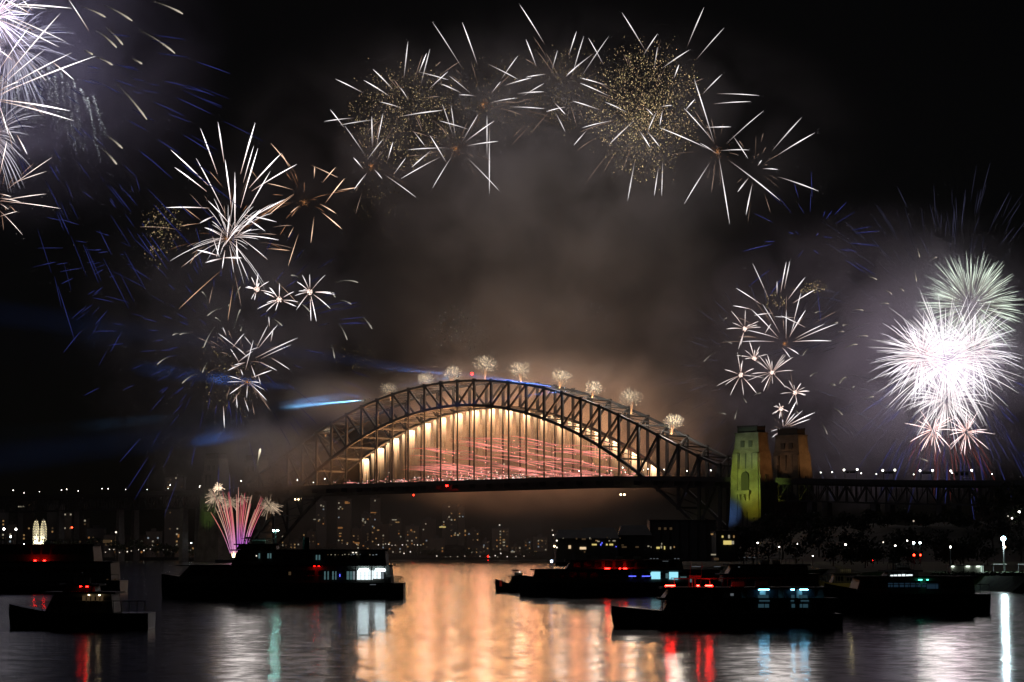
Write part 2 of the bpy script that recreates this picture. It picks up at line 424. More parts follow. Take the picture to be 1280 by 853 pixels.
# floodlights washing the pylons
def floodlight(loc, target, e, col, deg, label, rad=.6):
    r = thing('floodlight', loc, label, 'floodlight', 'floodlights aimed at the pylons')
    m = MB().box(-.5, .5, -.35, .35, .7, 1.5); m.bar((-.45, 0, 0), (-.45, 0, 1.1), .1, .1, (1, 0, 0)); m.bar((.45, 0, 0), (.45, 0, 1.1), .1, .1, (1, 0, 0)); m.box(-.6, .6, -.3, .3, -.1, .05)
    m.build('housing', POLE, r)
    p = Vector(loc) + Vector((0, 0, 1.8))
    spot('lamp', p, target, e, col, deg, 1.0, rad, r, loc)
def onland(s, o, z): return tuple(bw(s, o, z))
FL = 98000
fl = 'floodlight on the headland throwing %s onto the pylon'
floodlight(onland(SP + 6, -95, 22), bw(SP + 2, -PO - 7, 56), 4.2 * FL, (.7, .95, .16), 36, fl % 'green light')
floodlight(onland(SP - 4, -95, 22), bw(SP - 12, -PO - 7, 33), 2.4 * FL, (.15, .35, 1), 18, fl % 'blue light low down')
floodlight(onland(SP + 12, -95, 22), bw(SP + 7, -PO - 7, 38), 1.7 * FL, (1, .95, .05), 20, fl % 'yellow light low down')
floodlight(onland(SP, -98, 22), bw(SP + 2, -PO - 7, 74), 3.0 * FL, (.6, .75, .55), 20, fl % 'teal light high up')
floodlight(onland(SP - 12, -96, 22), bw(SP - 9, -PO - 7, 60), 1.2 * FL, (.8, 1, .05), 14, fl % 'lime light at half height')
floodlight(onland(SP + 62, -PO - 6, 34), bw(SP + 12, -PO, 68), 1.2 * FL, (1, .4, .12), 30, fl % 'orange light from the approach side')
floodlight(onland(SP + 70, PO + 4, 48), bw(SP + 12, PO, 70), 1.7 * FL, (1, .44, .15), 30, fl % 'orange light from behind')
floodlight((*bw(SP - 4, -3, 0)[:2], zd(SP) + .1), bw(SP + 1, PO - 7, 70), .10 * FL, (1, .5, .25), 70, 'unseen floodlight added on the deck between the pylons, warming the dark face in amber')  # added lamp, lifts the dark face of the rear pylon
floodlight(onland(-SP - 4, -70, 4), bw(-SP, -PO - 7, 40), .5 * FL, (.5, 1, .15), 30, fl % 'dim green light at the far end')

# approach viaducts
def approach(name, label, s0, s1, step, truss):
    r = thing(name, (BX, BY, 0), label, 'viaduct', rz=-TH)
    n = int(round(abs(s1 - s0) / step)); secs = []
    for k in range(n + 1):
        s = s0 + (s1 - s0) * k / n; z = zd(s)
        secs.append([(s, -13.5, z - 2.0), (s, 13.5, z - 2.0), (s, 13.5, z), (s, -13.5, z)])
    MB().loft(secs).build('deck', DECKM, r)
    for o in (-13.8, 13.8):
        m = MB()
        for k in range(n):
            a = s0 + (s1 - s0) * k / n; b = s0 + (s1 - s0) * (k + 1) / n
            m.bar((a, o, zd(a) - .4), (b, o, zd(b) - .4), .4, 3.0)
        m.build('parapet', STEEL, r)
        m = MB(); dz = 11.5
        for k in range(n):
            a = s0 + (s1 - s0) * k / n; b = s0 + (s1 - s0) * (k + 1) / n
            y = o * .8
            m.bar((a, y, zd(a) - 2.6), (b, y, zd(b) - 2.6), .7, 1.1); m.bar((a, y, zd(a) - dz - 2), (b, y, zd(b) - dz - 2), .7, 1.0)
            m.bar((a, y, zd(a) - 2.6), (a, y, zd(a) - dz - 2), .55, .55, (1, 0, 0))
            if k % 2: m.bar((a, y, zd(a) - 2.6), (b, y, zd(b) - dz - 2), .5, .7)
            else: m.bar((a, y, zd(a) - dz - 2), (b, y, zd(b) - 2.6), .5, .7)
            mid = (a + b) / 2; m.bar((mid, y, zd(mid) - 2.6), (mid, y, zd(mid) - dz / 2 - 2), .3, .3, (1, 0, 0))
        m.build('truss', STEEL, r)
    k = s0 + (s1 - s0) / 10
    while abs(k - s0) < abs(s1 - s0):
        for y in (-8, 8): MB().frustum((k - 2.6, k + 2.6, y - 3.4, y + 3.4, -1), (k - 2, k + 2, y - 2.6, y + 2.6, zd(k) - 14)).build('pier', CONCRETE, r)
        k += (s1 - s0) / 5
    return r
approach('approach_viaduct', 'dark lattice girder viaduct running away from the two lit pylons', SP + 14, SP + 260, 7.7, True)
approach('approach_viaduct', 'faint viaduct deck with a row of lamps above the lit twin spires', -SP - 14, -SP - 480, 9, True)

# ------------------------------------------------------------------ lamps
def lamp_proto(name, h, r, mat, label, cat, arm=False, pole=.11):
    t = thing(name, (0, 0, 0), label, cat)
    MB().tube([(0, 0, 0), (0, 0, h)], [pole, pole * .7], k=6).build('pole', POLE, t)
    m = MB().ball((0, 0, h + r * .6), r, n=8, m=6)
    m.build('globe', mat, t)
    return t
gl = 'white street lamp standing on the bridge deck under the steel arch'
deck_lamp = None
for o in (-19.5, 19.5):
    for s in list(range(-252, -110, 36)) + list(range(126, 253, 21)):
        p = bw(s + (9 if o > 0 else 0), o, zd(s) + .02)
        p = bw(s + (9 if o > 0 else 0) + random.uniform(-4, 4), o, zd(s) + .02)
        if deck_lamp is None:
            deck_lamp = lamp_proto('street_lamp', 6.6, .38, L_WHITE, gl, 'street lamp'); deck_lamp['group'] = 'lamps on the bridge deck'; deck_lamp.location = p
        elif random.random() < .8: dup(deck_lamp, p).scale = (random.uniform(.6, 1),) * 3
gl = 'small white street lamp on the dark deck left of the arch'
for k in range(9):
    for o in (-12, 12):
        s = -SP - 40 - k * 46 - (17 if o > 0 else 0) + random.uniform(-11, 11)
        dup(deck_lamp, bw(s, o, zd(s) + .02), gl, 'lamps on the far approach deck').scale = (random.uniform(.5, 1),) * 3
gl = 'white street lamp on the viaduct deck beyond the lit pylons'
for px, py in ((1026, 594), (1095, 594.5), (1142, 595.5), (1189, 596), (1240, 596.5), (960, 594), (994, 594.5)):
    best = min(range(260, 560), key=lambda s: abs(640 + F * bw(s, -12, 0).x / bw(s, -12, 0).y - px))
    if px < 1000: p = bw(best + 34, 12, zd(best + 30))
    else: p = bw(best, -12, zd(best))
    dup(deck_lamp, p, gl, 'lamps on the near approach deck').scale = (random.uniform(.65, .95),) * 3
gi = 0
for pa, pb in ((1055, 1070), (1104, 1118), (1150, 1164), (1189, 1212)):
    sa, sb = [min(range(260, 560), key=lambda s: abs(640 + F * bw(s, 0, 0).x / bw(s, 0, 0).y - q)) for q in (pa, pb)]
    p = bw((sa + sb) / 2, 0, zd((sa + sb) / 2))
    g = thing('lane_gantry', p, nth(gi) + ' lane gantry along the viaduct from the lit pylons', 'gantry', 'gantries over the viaduct lanes', rz=-TH); gi += 1
    L = (sb - sa) / 2
    for e in (-1, 1):
        MB().bar((e * L, 0, -.2), (e * L, 0, 6.5), .4, .4, (1, 0, 0)).build('post', POLE, g)
        MB().ball((e * L * 1.15, 0, 7.3), .58, n=8, m=6).build('lamp_globe', L_WHITE, g)
    MB().bar((-L * 1.1, 0, 6.4), (L * 1.1, 0, 6.4), .5, .6).build('crossbeam', POLE, g)
    for x in (-.5, .1, .6): MB().box(x * L - 1.0, x * L + 1.0, -.2, .2, 4.4 if gi == 4 else 5.2, 6.2).build('sign_panel', DARKSTONE, g)

# red marker lights
def marker(px, py, Y, label, r=.8, mat=L_RED):
    p = at(px, py, Y); t = thing('navigation_light', p - Vector((0, 0, 1.2)), label, 'navigation light')
    MB().box(-.3, .3, -.3, .3, 0, .7).build('bracket', POLE, t); MB().ball((0, 0, 1.2), r).build('lens', mat, t)
mid = bw(0, -22.6, 55)
marker(558.5, 607, bw(-8, -22.4, 0).y, 'bright red light at the middle of the bridge deck edge', .95)
marker(517, 619, 2300, 'dim red light under the deck above the far shore', .7, L_ORED)
marker(590, 467.5, bw(0, 0, 0).y, 'red beacon on top of the arch between two spark fountains', .75)
marker(776, 618.5, bw(170, -20, 0).y, 'orange light hung under the deck near the arch end', .62, L_WARM)
marker(780.5, 618.5, bw(172, -20, 0).y, 'second orange light under the deck near the arch end', .62, L_WARM)
marker(369, 624.5, bw(-180, -20, 0).y, 'orange light under the deck right of the barge fountain', .6, L_WARM)
marker(373, 624.5, bw(-176, -20, 0).y, 'orange light close to another, right of the barge fountain', .6, L_WARM)
# ------------------------------------------------------------------ far shore town
PAL = [W_WARM, W_WARM, W_ORANGE, W_PALE, W_PALE, W_COOL, W_DIM, W_DIM, W_DIM, W_DIM]
rb = random.Random(5)
def block(px0, px1, pytop, Y, zbase, nlit, wm, label, bright=(), group='apartment blocks across the harbour', cat='building', fl=3.2):
    x0, x1 = gx(px0, Y), gx(px1, Y); zt_ = gz(pytop, Y); wd = x1 - x0; dp = max(12, wd * .8)
    r = thing('apartment_building', ((x0 + x1) / 2, Y + dp / 2, zbase), label, cat, group)
    h = zt_ - zbase
    m = MB().box(-wd / 2, wd / 2, -dp / 2, dp / 2, -3, h - .8)
    nf = max(1, int(h / fl))
    for k in range(1, nf): m.box(-wd / 2 - .25, wd / 2 + .25, -dp / 2 - .25, -dp / 2 + .2, k * fl - .15, k * fl + .15)
    m.build('wall', wm, r)
    MB().box(-wd / 2 - .4, wd / 2 + .4, -dp / 2 - .4, dp / 2 + .4, h - .8, h).box(-wd * .2, wd * .12, -dp * .2, dp * .2, h, h + 2.4).build('roof', ROOF, r)
    nc = max(1, int(wd / 3.6)); cells = [(c, f) for c in range(nc) for f in range(nf)]; rb.shuffle(cells)
    for i, (c, f) in enumerate(cells[:min(nlit, 60)]):
        x = -wd / 2 + wd * (c + .5) / nc; z = f * fl + .9
        if z + 1.8 > h - .8: continue
        MB().box(x - .75, x + .75, -dp / 2 - .08, -dp / 2 + .05, z, z + 1.5).build('lit_window', rb.choice(PAL), r)
    for px, py, wpx, hpx, mt in bright:
        x = gx(px, Y) - (x0 + x1) / 2; z = gz(py, Y) - zbase; a = wpx * Y / F / 2; b = hpx * Y / F / 2
        MB().box(x - a, x + a, -dp / 2 - .3, -dp / 2 + .06, z - b, z + b).build('lit_window', mt, r)
    return r
FAR = [  # px0, px1, top, Y, lit, bright windows
 (386, 396, 664, 2400, 5, [(382, 669, 1.5, 2, W_WARM)]), (397, 409, 626, 2480, 7, [(403, 632, 2, 2, W_PALE), (401, 650, 2, 1.2, W_PALE), (395, 649.5, 3, 1, W_PALE)]),
 (423, 440, 624, 2500, 8, [(434.5, 628.5, 4, 3, W_ORANGE), (427, 634, 2, 1.5, W_PALE), (427, 660, 6, 2, W_ORANGE), (427, 667, 3, 1.5, W_WARM), (427, 670.5, 3, 1.5, W_ORANGE)]),
 (441, 452, 660, 2390, 7, [(448, 679, 6, 2, W_ORANGE), (436, 679, 2, 1.5, W_WARM)]), (453, 464, 642, 2440, 9, [(455, 650, 1.5, 4, W_PALE), (458, 653, 1.5, 3, W_PALE)]),
 (464, 476, 622, 2520, 4, [(470, 626, 1.2, 2, W_PALE), (468, 641, 7, 1.2, W_ORANGE)]), (465, 487, 655, 2400, 12, [(474, 663, 3, 1.6, W_WARM), (469, 660, 2, 2, W_WARM)]),
 (488, 502, 647, 2450, 6, [(494, 650, 6, 1.2, W_PALE), (498, 653, 5, 1.5, W_WARM), (502, 671, 1.6, 1.6, W_PALE)]), (508, 524, 657, 2420, 10, [(515, 663, 2.5, 2.2, W_ORANGE), (519, 665, 2, 1.5, W_WARM)]),
 (528, 545, 649, 2480, 5, [(533, 655, 1.5, 1.5, W_PALE), (534, 676, 1.8, 1.8, W_COOL)]), (553, 572, 630, 2540, 9, [(562, 633.5, 1.4, 1.4, W_PALE), (562, 646.5, 2, 1.8, W_PALE), (565, 650, 2, 2, W_PALE), (569, 650, 2, 2, W_WARM), (554, 659, 8, 1.4, W_YEL), (553.5, 658.5, 2.4, 2, W_PALE)]),
 (573, 581, 633, 2530, 4, [(582, 664, 2, 3, W_WARM), (573, 669, 2.4, 2, W_PALE), (569, 669, 2.4, 2, W_WARM), (582, 669, 2, 2, W_ORANGE)]), (584, 600, 662, 2440, 6, [(594, 663, 1.3, 1.3, W_DIM)]),
 (603, 612, 675, 2380, 4, [(604, 684, 2.6, 2, W_PALE)]), (615, 636, 660, 2430, 14, [(630, 675, 3, 1.6, W_WARM), (630, 678, 3, 1.6, W_PALE), (630, 682, 3, 1.2, W_PALE), (630, 686, 2, 1, W_DIM)]),
 (638, 652, 682, 2390, 6, [(641, 690, 5, 1.5, W_PALE)]), (655, 664, 676, 2450, 5, []), (666, 684, 671, 2420, 8, [(669, 690, 3, 1.6, W_WARM), (675, 675, 3, 1.2, W_DIM)]),
 (345, 362, 668, 2450, 6, []), (364, 382, 676, 2400, 8, []), (538, 556, 672, 2385, 6, []), (486, 508, 676, 2370, 7, []), (588, 604, 682, 2365, 4, []),
]
for i, (a, b, t, Y, nl, br) in enumerate(FAR):
    block(a, b, t, Y, 4 + max(0, Y - 2320) * .05, nl, WALLM[i % 3], '%s far apartment block counted from the boats with purple sparks, lights scattered' % nth(i), br)
LEFTB = [(0, 12, 640, 2080, 7), (14, 22, 655, 2040, 4), (26, 44, 623, 2120, 9), (63, 82, 630, 2110, 6), (82, 96, 640, 2100, 5), (96, 113, 648, 2060, 6), (113, 134, 660, 2000, 6),
         (134, 158, 668, 1975, 10), (160, 184, 668, 2000, 9), (186, 204, 664, 2040, 6), (222, 232, 664, 2020, 7), (234, 248, 680, 1980, 5)]
for i, (a, b, t, Y, nl) in enumerate(LEFTB):
    block(a, b, t, Y, 6, nl, WALLM[(i + 1) % 3], '%s dim building in the row below the far approach deck, by the twin spires' % nth(i), [(31, 625, 6, 1.2, W_ORANGE), (31, 633.5, 8, 1.4, W_PALE)] if i == 2 else [(138, 677, 10, 4, W_DIM), (153, 678, 3, 2, W_DIM)] if i == 7 else [(227, 670, 3, 4, W_ORANGE)] if i == 10 else (), 'dim buildings near the twin spires')
block(209, 232, 596, 2220, 10, 6, WALLM[1], 'tall apartment tower rising above the far approach deck', [(213.5, 603, 3, 1.6, W_DIM), (213, 609, 3, 1.4, W_WARM), (222.5, 597.5, 2, 2, W_PALE), (216, 600, 1.5, 1.5, W_DIM), (228, 593, 1, 1, W_DIM)], 'dim buildings near the twin spires')

# waterfront lamps
def shore_lamp(px, py, Y, zb_, mat, label, group, r):
    p = at(px, py, Y); h = max(2.5, p.z - zb_)
    return dup_lamp(Vector((p.x, p.y, p.z - h)), h, r, mat, label, group)
def dup_lamp(loc, h, r, mat, label, group, pole=.12):
    t = thing('street_lamp', loc, label, 'street lamp', group)
    MB().tube([(0, 0, 0), (0, 0, h - r)], [pole, pole * .7], k=5).build('pole', POLE, t)
    MB().ball((0, 0, h), r, n=8, m=6).build('globe', mat, t)
    return t
rs = random.Random(3)
L_SMALL = emit('small_shore_lamp', (1, .9, .75), 1.6)
L_FAINT = emit('faint_shore_lamp', (1, .85, .65), .55)
for px in (434, 446, 473, 482, 486, 490, 494, 503, 508, 518, 522, 526, 546, 557, 563, 572, 581, 600, 612, 619, 622, 634, 645, 655):
    py = 681 + rs.uniform(-1, 1) if px < 530 else 696 + rs.uniform(-1.5, 1.0)
    shore_lamp(px, py, 2320, 3, L_SMALL if rs.random() < .35 else L_FAINT, 'small white lamp on the far shore behind the arch reflections', 'lamps along the far shore', .55)
for px, py in ((513, 690), (505, 692), (624.5, 656.5), (626, 692), (610, 695.5)):
    shore_lamp(px, py, 2325, 3, L_RED if px == 610 else L_SMALL, 'lone %s lamp on the far shore at the %s' % (('red' if px == 610 else 'white'), {513: 'dark gap after the white ferry stern', 505: 'ferry stern edge', 624.5: 'top of a thin mast', 626: 'waterline under a block', 610: 'waterline'}[px]), None, .6)
for i, px in enumerate(range(112, 250, 6)):
    shore_lamp(px + rs.uniform(-2, 2), 689 + rs.uniform(-3.5, 2), 1960, 3, L_FAINT if rs.random() < .7 else L_SMALL, 'faint warm lamp on the low shore by the twin spires', 'lamps on the low shore', .5)
for px, py, mt, r, lb in ((5, 661.5, L_WHITE, .95, 'bright white lamp nearest the dark wharf end, one of two left of the spires'), (20, 661.8, L_WHITE, .9, 'bright white lamp just left of the spires'), (13.5, 671, L_COOL, .7, 'round cool lamp low between two bright lamps'),
                          (90, 659.5, L_ORED, .6, 'small orange lamp right of the twin spires'), (145, 665.5, L_SMALL, .8, 'teal white lamp among the dim buildings'), (250, 673, L_WARM, .5, 'warm lamp on a pole under the dim green pylon'),
                          (239, 679, L_COOL, .4, 'small cool lamp left of the dim green pylon'), (30, 680.5, L_COOL, .35, 'tiny cool lamp under the round one')):
    shore_lamp(px, py, 1500 if px > 300 else 1900, 2, mt, lb, None, r)

# twin spired gate
gate = thing('amusement_park_gate', (gx(54.5, 1850), 1850, 2), 'white floodlit park gate with twin pointed spires on the far shore', 'gate')
GY = 1850; k_ = GY / F
for e in (-1, 1):
    x = e * 4.6 * k_
    m = MB().lathe([(2.5, 0), (2.5, 18), (2.9, 18.2), (2.9, 19.2), (2.4, 19.4), (2.3, 24), (1.9, 27), (1.2, 30), (.5, 31.8), (.08, 33)], x, 0, 10)
    t_ = m.build('tower', WHITEW, gate)
    b = MB()
    for z in range(2, 32, 2):
        r_ = 2.55 if z < 19 else 2.45 if z < 25 else 2.3 * (1 - ((z - 24) / 9.5) ** 1.6)
        for j in range(10):
            a = math.pi * 2 * j / 10; b.dot((x + r_ * math.cos(a), r_ * math.sin(a), z + .7 * (j % 2)), .3)
    b.build('bulbs', emit('spire_bulb', (1, .86, .5), 2.2, False), t_)
m = MB(); m.loft([[(-2.6, y, 0), (-2.6, y, 14), (2.6, y, 14), (2.6, y, 0), (1.5, y, 0), (1.5, y, 5), (0, y, 7), (-1.5, y, 5), (-1.5, y, 0)] for y in (-1, 1)])
m.build('archway', WHITEW, gate)
MB().ball((.3, -1.4, 10.2), 1.7).build('round_lamp', emit('gate_globe', (1, .97, .85), 4), gate)
point('gate_light', (0, -9, 8), 22000, (1, .9, .65), .6, gate)
lw = thing('low_pavilion', (gx(40, 1850), 1852, 2), 'low warm lit pavilion beside the twin spires', 'pavilion')
MB().box(-5, 5, 0, 6, 0, 5).build('wall', WHITEW, lw); MB().frustum((-5.4, 5.4, -.4, 6.4, 5), (-3.5, 3.5, 2, 4, 7.5)).build('roof', ROOF, lw)
for k in range(4): MB().box(-4.4 + k * 2.3, -2.7 + k * 2.3, -.1, .05, 1.2, 3.6).build('lit_window', emit('pavilion_window', (1, .6, .35), 1.3, False), lw)
bl = thing('low_pavilion', (gx(4, 1860), 1860, 2), 'low blue lit pavilion near the dark ferry roof', 'pavilion')
MB().box(-9, 9, 0, 6, 0, 6).build('wall', CABIN, bl); MB().box(-9.5, 9.5, -.5, 6.5, 6, 6.6).build('roof', ROOF, bl)
for k in range(3): MB().box(-7 + k * 5, -4 + k * 5, -.1, .05, 2.5, 4.5).build('lit_window', L_BLUE, bl)

# ------------------------------------------------------------------ wharf buildings and near shore
def wharf(px0, px1, pytop, Y, wins, label, hip=True, zb_=2.2):
    x0, x1 = gx(px0, Y), gx(px1, Y); z = gz(pytop, Y); wd = x1 - x0; dp = 26
    r = thing('wharf_building', ((x0 + x1) / 2, Y, zb_), label, 'building', 'dark wharf buildings by the water')
    h = z - zb_; hw = h * .72 if hip else h - .5
    m = MB().box(-wd / 2, wd / 2, 0, dp, -3.5, hw)
    for k in range(int(wd / 5) + 1):
        x = -wd / 2 + .3 + k * (wd - .6) / max(1, int(wd / 5)); m.box(x - .22, x + .22, -.25, .02, -3.5, hw)
    m.build('wall', CABIN, r)
    if hip: MB().frustum((-wd / 2 - .6, wd / 2 + .6, -.6, dp + .6, hw), (-wd / 2 + 1.5, wd / 2 - 1.5, dp / 2 - 2, dp / 2 + 2, h)).build('roof', ROOF, r)
    else: MB().box(-wd / 2 - .4, wd / 2 + .4, -.4, dp + .4, hw, h).build('roof', ROOF, r)
    for px, py, w_, h_, mt in wins:
        x = gx(px, Y) - (x0 + x1) / 2; zz = gz(py, Y) - zb_; a = w_ * Y / F / 2; b = h_ * Y / F / 2
        MB().box(x - a, x + a, -.32, .06, zz - b, zz + b).build('lit_window', mt, r)
W1 = [(745, 676, 3, 1.2, W_WARM), (747, 677, 3, 1.2, W_PALE), (742, 681, 6, 1.8, W_YEL), (757.5, 681, 2, 2, W_YEL), (763, 681, 4.5, 2, W_YEL), (766.5, 676.3, 3.5, 1.4, W_PALE), (760.5, 676.3, 1.5, 1, W_PALE),
      (736.5, 673, 1.2, 2, W_PALE), (738, 674, 1, 2, W_DIM), (750, 681, 1, 2, L_BLUE), (751.5, 679, .8, 1.6, L_BLUE), (769, 683.5, .8, 1, L_BLUE), (728, 685.5, 8, 3, emit('lit_parasol_window', (1, .72, .42), .9, False)), (711.5, 684, 3, 4, emit('lit_sail_window', (1, .7, .4), .8, False)), (729, 674, 5, 2, W_DIM), (720, 673.5, 2, 2, W_DIM), (703.5, 673, 1, 1, W_PALE), (730, 690, 2, 2, W_DIM), (758, 672, 1, 1.5, W_DIM), (774, 673, 1, 1.5, W_DIM)]
wharf(694, 772, 662, 1150, W1, 'long low wharf building with yellow windows at the water edge', True)
wharf(724, 771, 659.5, 1185, [], 'hip roofed wharf building behind the one with yellow windows', True)
wharf(773, 812, 656.5, 1160, [(777, 681.5, 3, 1.2, W_DIM), (779, 684, 6, 2, W_DIM), (795, 684, 4, 2, W_DIM), (809, 683, 2, 1.5, W_PALE)], 'hip roofed wharf building with few lamps between two longer ones', True)
wharf(811, 893, 650, 1190, [(823, 661, 3, 3, W_DIM), (830, 661, 3, 3, W_DIM), (837, 661, 3, 3, W_DIM), (821, 685, 4, 2.4, W_YEL), (825, 684, 1.6, 3, W_PALE), (829, 685, 1.4, 4, W_YEL), (836.5, 685, 1.5, 3, W_PALE), (825.5, 680, 1, 2, W_PALE), (841, 684, 1.5, 2, W_WARM), (812, 684, 1, 2, W_PALE)], 'flat roofed wharf building nearest the headland trees', False)
wharf(893, 921, 664, 1120, [(901, 671, 2, 2.5, W_YEL), (909, 671, 2, 4, W_PALE), (907, 678.5, 10, 5, W_YEL), (913.5, 678.5, 3, 4, W_PALE), (915, 671, 1.6, 3, W_WARM), (888, 668, 3, 2, W_WARM)], 'small wharf building with bright yellow window under the lit pylon', False)
jetty = thing('jetty', (gx(775, 1130), 1130, 0), 'long dark timber jetty in front of the wharf buildings', 'jetty')
m = MB().box(-36, 74, -7, 20, 1.6, 2.1); m.build('deck', ROOF, jetty)
for k in range(23): MB().lathe([(.35, -2), (.35, 1.6)], -35 + k * 4.7, -6, 6).build('pile', BARK, jetty)
for px, py, Y, mt, r in ((691.5, 669, 1125, L_SMALL, .35), (696, 676, 1125, L_SMALL, .45), (693, 683, 1125, L_WARM, .4), (696, 684.5, 1125, L_SMALL, .4), (690.5, 663, 1125, L_FAINT, .3)):
    shore_lamp(px, py, Y, 2.1, mt, 'pale lamp at the outer corner of the wharf', 'lamps at the wharf corner', r)
for px, py, Y, mt, r, lb in ((947, 679, 720, L_WHITE, .26, 'white lamp before the headland, nearest the lit pylon foot'), (974, 684, 700, L_WHITE, .17, 'small white lamp between two brighter ones before the headland'), (996, 680, 720, L_WHITE, .27, 'white lamp before the headland below the orange pylon'),
      (1016, 695, 600, L_WHITE, .15, 'small low white lamp near the cream boat'), (1057, 681, 700, L_WHITE, .28, 'white lamp with nothing near it on the dark park slope'), (1104, 678, 700, L_SMALL, .24, 'small lamp left of the teal pair'), (1119, 682.5, 700, L_WHITE, .26, 'white lamp left of the teal pair, lower'),
      (1134, 676, 700, L_WHITE, .2, 'small white lamp touching the teal pair'), (1142, 678.7, 640, L_COOL, .34, 'left lamp of the teal pair on the dark park'), (1150, 678.7, 640, L_COOL, .28, 'right lamp of the teal pair on the dark park'),
      (1142.5, 694, 560, L_ORED, .25, 'left lamp of the orange pair under the teal pair'), (1150.5, 694, 560, L_ORED, .2, 'right lamp of the orange pair under the teal pair'), (1188, 684, 420, L_WHITE, .19, 'slim pole lamp over the left end of the shelter'), (1256, 684, 430, L_WARM, .19, 'slim pole lamp right beside the tall bright mast'),
      (1274, 640, 1050, L_WHITE, .5, 'brightest lamp of three on the dark hill under the viaduct end'), (1260, 645.5, 1050, L_SMALL, .35, 'leftmost lamp of three on the dark hill'), (1265, 648, 1050, L_WHITE, .36, 'lowest lamp of three on the dark hill'), (1142, 651.5, 1000, L_FAINT, .4, 'faint lamp under the lattice girder'), (1091, 701, 520, L_RED, .09, 'tiny red lamp above the black catamaran')):
    gnd = 2.7 if Y < 900 else 12
    shore_lamp(px, py, Y, gnd, mt, lb, None, r)
big = dup_lamp((gx(1249, 385), 385, 2.4), gz(673.6, 385) - 2.4, .42, L_BIG, 'tall bright cool white mast lamp on the grassy foreshore', None, .14)
point('mast_light', (0, -.2, gz(673.6, 385) - 2.4 - .9), 2600, (.75, .97, 1), .3, big)
sh = thing('shelter', (gx(1203, 372), 372, 2.6), 'long low lit shelter on the grass left of the tall mast lamp', 'shelter')
hw_ = 21 * 372 / F
MB().box(-hw_ + .2, hw_ - .2, .6, 3.2, 0, 1.35).build('wall', WHITEW, sh)
MB().box(-hw_ - .2, hw_ + .2, -.5, 3.6, 1.36, 1.5).build('roof', CABIN, sh)
for x in (-hw_ + .1, -.6, hw_ - .3): MB().box(x - .06, x + .06, -.4, -.28, 0, 1.36).build('post', POLE, sh)
for x in (-hw_ + .5, .3, hw_ - .8): MB().box(x - .28, x + .28, .35, .58, 1.12, 1.3).build('light_strip', emit('shelter_strip_lamp', (.85, 1, .85), 2.6), sh)
MB().box(hw_ - .35, hw_ - .02, .2, .6, 0, 1.34).build('lit_pillar', emit('shelter_lit_pillar', (.75, 1, .85), .75), sh)
for cx, lb in ((1243, 'small flat canopy under the tall mast lamp'), (1274, 'small flat canopy right of the tall mast lamp')):
    c = thing('canopy', (gx(cx, 392), 392, 2.6), lb, 'canopy')
    MB().box(-1.2, 1.2, -.8, .8, 1.45, 1.55).build('roof', WHITEW, c)
    for e in (-1, 1): MB().box(e * 1.0 - .05, e * 1.0 + .05, -.05, .05, 0, 1.45).build('post', POLE, c)

# ------------------------------------------------------------------ trees
rt = random.Random(8)
def tree(x, y, zg, h, wd, label, group, nleaf=420, leaf=.9):
    t = thing('tree', (x, y, zg), label, 'tree', group)
    m = MB(); th_ = h * .5
    m.tube([(0, 0, -.5), (.02 * h, 0, th_ * .5), (-.01 * h, .02 * h, th_), (.02 * h, 0, h * .8)], [h * .03, h * .024, h * .016, .06], k=6)
    lobes = []
    for k in range(9):
        a = rt.uniform(0, 6.28); r = wd * .5 * rt.uniform(.25, .8); z = h * rt.uniform(.42, .9)
        c = Vector((r * math.cos(a), r * math.sin(a), z)); lobes.append((c, wd * rt.uniform(.14, .26)))
        m.tube([(0, 0, h * .3 + .2 * (z - h * .3)), c * .55 + Vector((0, 0, z * .35)), c], [h * .011, h * .008, .04], k=4)
    lobes.append((Vector((0, 0, h * .86)), wd * .2))
    m.build('trunk', BARK, t)
    cm = MB()
    for k in range(nleaf):
        c, r = rt.choice(lobes)
        d = Vector((rt.gauss(0, 1), rt.gauss(0, 1), rt.gauss(0, .8))).normalized() * r * rt.uniform(.3, 1.12)
        p = c + d; n = Vector((rt.gauss(0, 1), rt.gauss(0, 1), rt.gauss(0, 1))).normalized()
        u = n.orthogonal().normalized() * leaf * rt.uniform(.5, 1.1); v = n.cross(u).normalized() * leaf * rt.uniform(.35, .7)
        cm.add([p - u, p + v, p + u, p - v], [(0, 1, 2, 3)])
    cm.build('crown', LEAF, t)
i = 0
for px, py, Y, wpx in ((942, 647, 1150, 30), (962, 638, 1130, 34), (985, 640, 1180, 36), (1008, 636, 1120, 38), (1030, 644, 1160, 34), (1052, 641, 1130, 34), (1075, 650, 1100, 36), (1088, 638, 1180, 30), (1106, 648, 1120, 34), (1128, 638, 1150, 32), (1150, 650, 1090, 34),
                       (1166, 645, 1170, 34), (1186, 640, 1110, 40), (1205, 646, 1080, 38), (1222, 622, 1150, 38), (1243, 607, 1120, 32), (1262, 600, 1180, 36), (1279, 602, 1100, 34), (1255, 630, 1050, 44), (925, 655, 1130, 26), (1235, 646, 980, 50), (1120, 662, 960, 52), (1070, 664, 980, 52), (1020, 662, 1000, 50), (975, 660, 1010, 44), (1165, 668, 930, 56), (1205, 668, 900, 50), (1270, 655, 905, 54)):
    x = gx(px, Y); zg = head_h(x, Y); h = gz(py, Y) - zg
    tree(x, Y, zg - .3, max(h, 6), wpx * Y / F, '%s dark leafy tree on the headland, counted outward from the pylon side' % nth(i), 'trees on the headland', 520, .85); i += 1
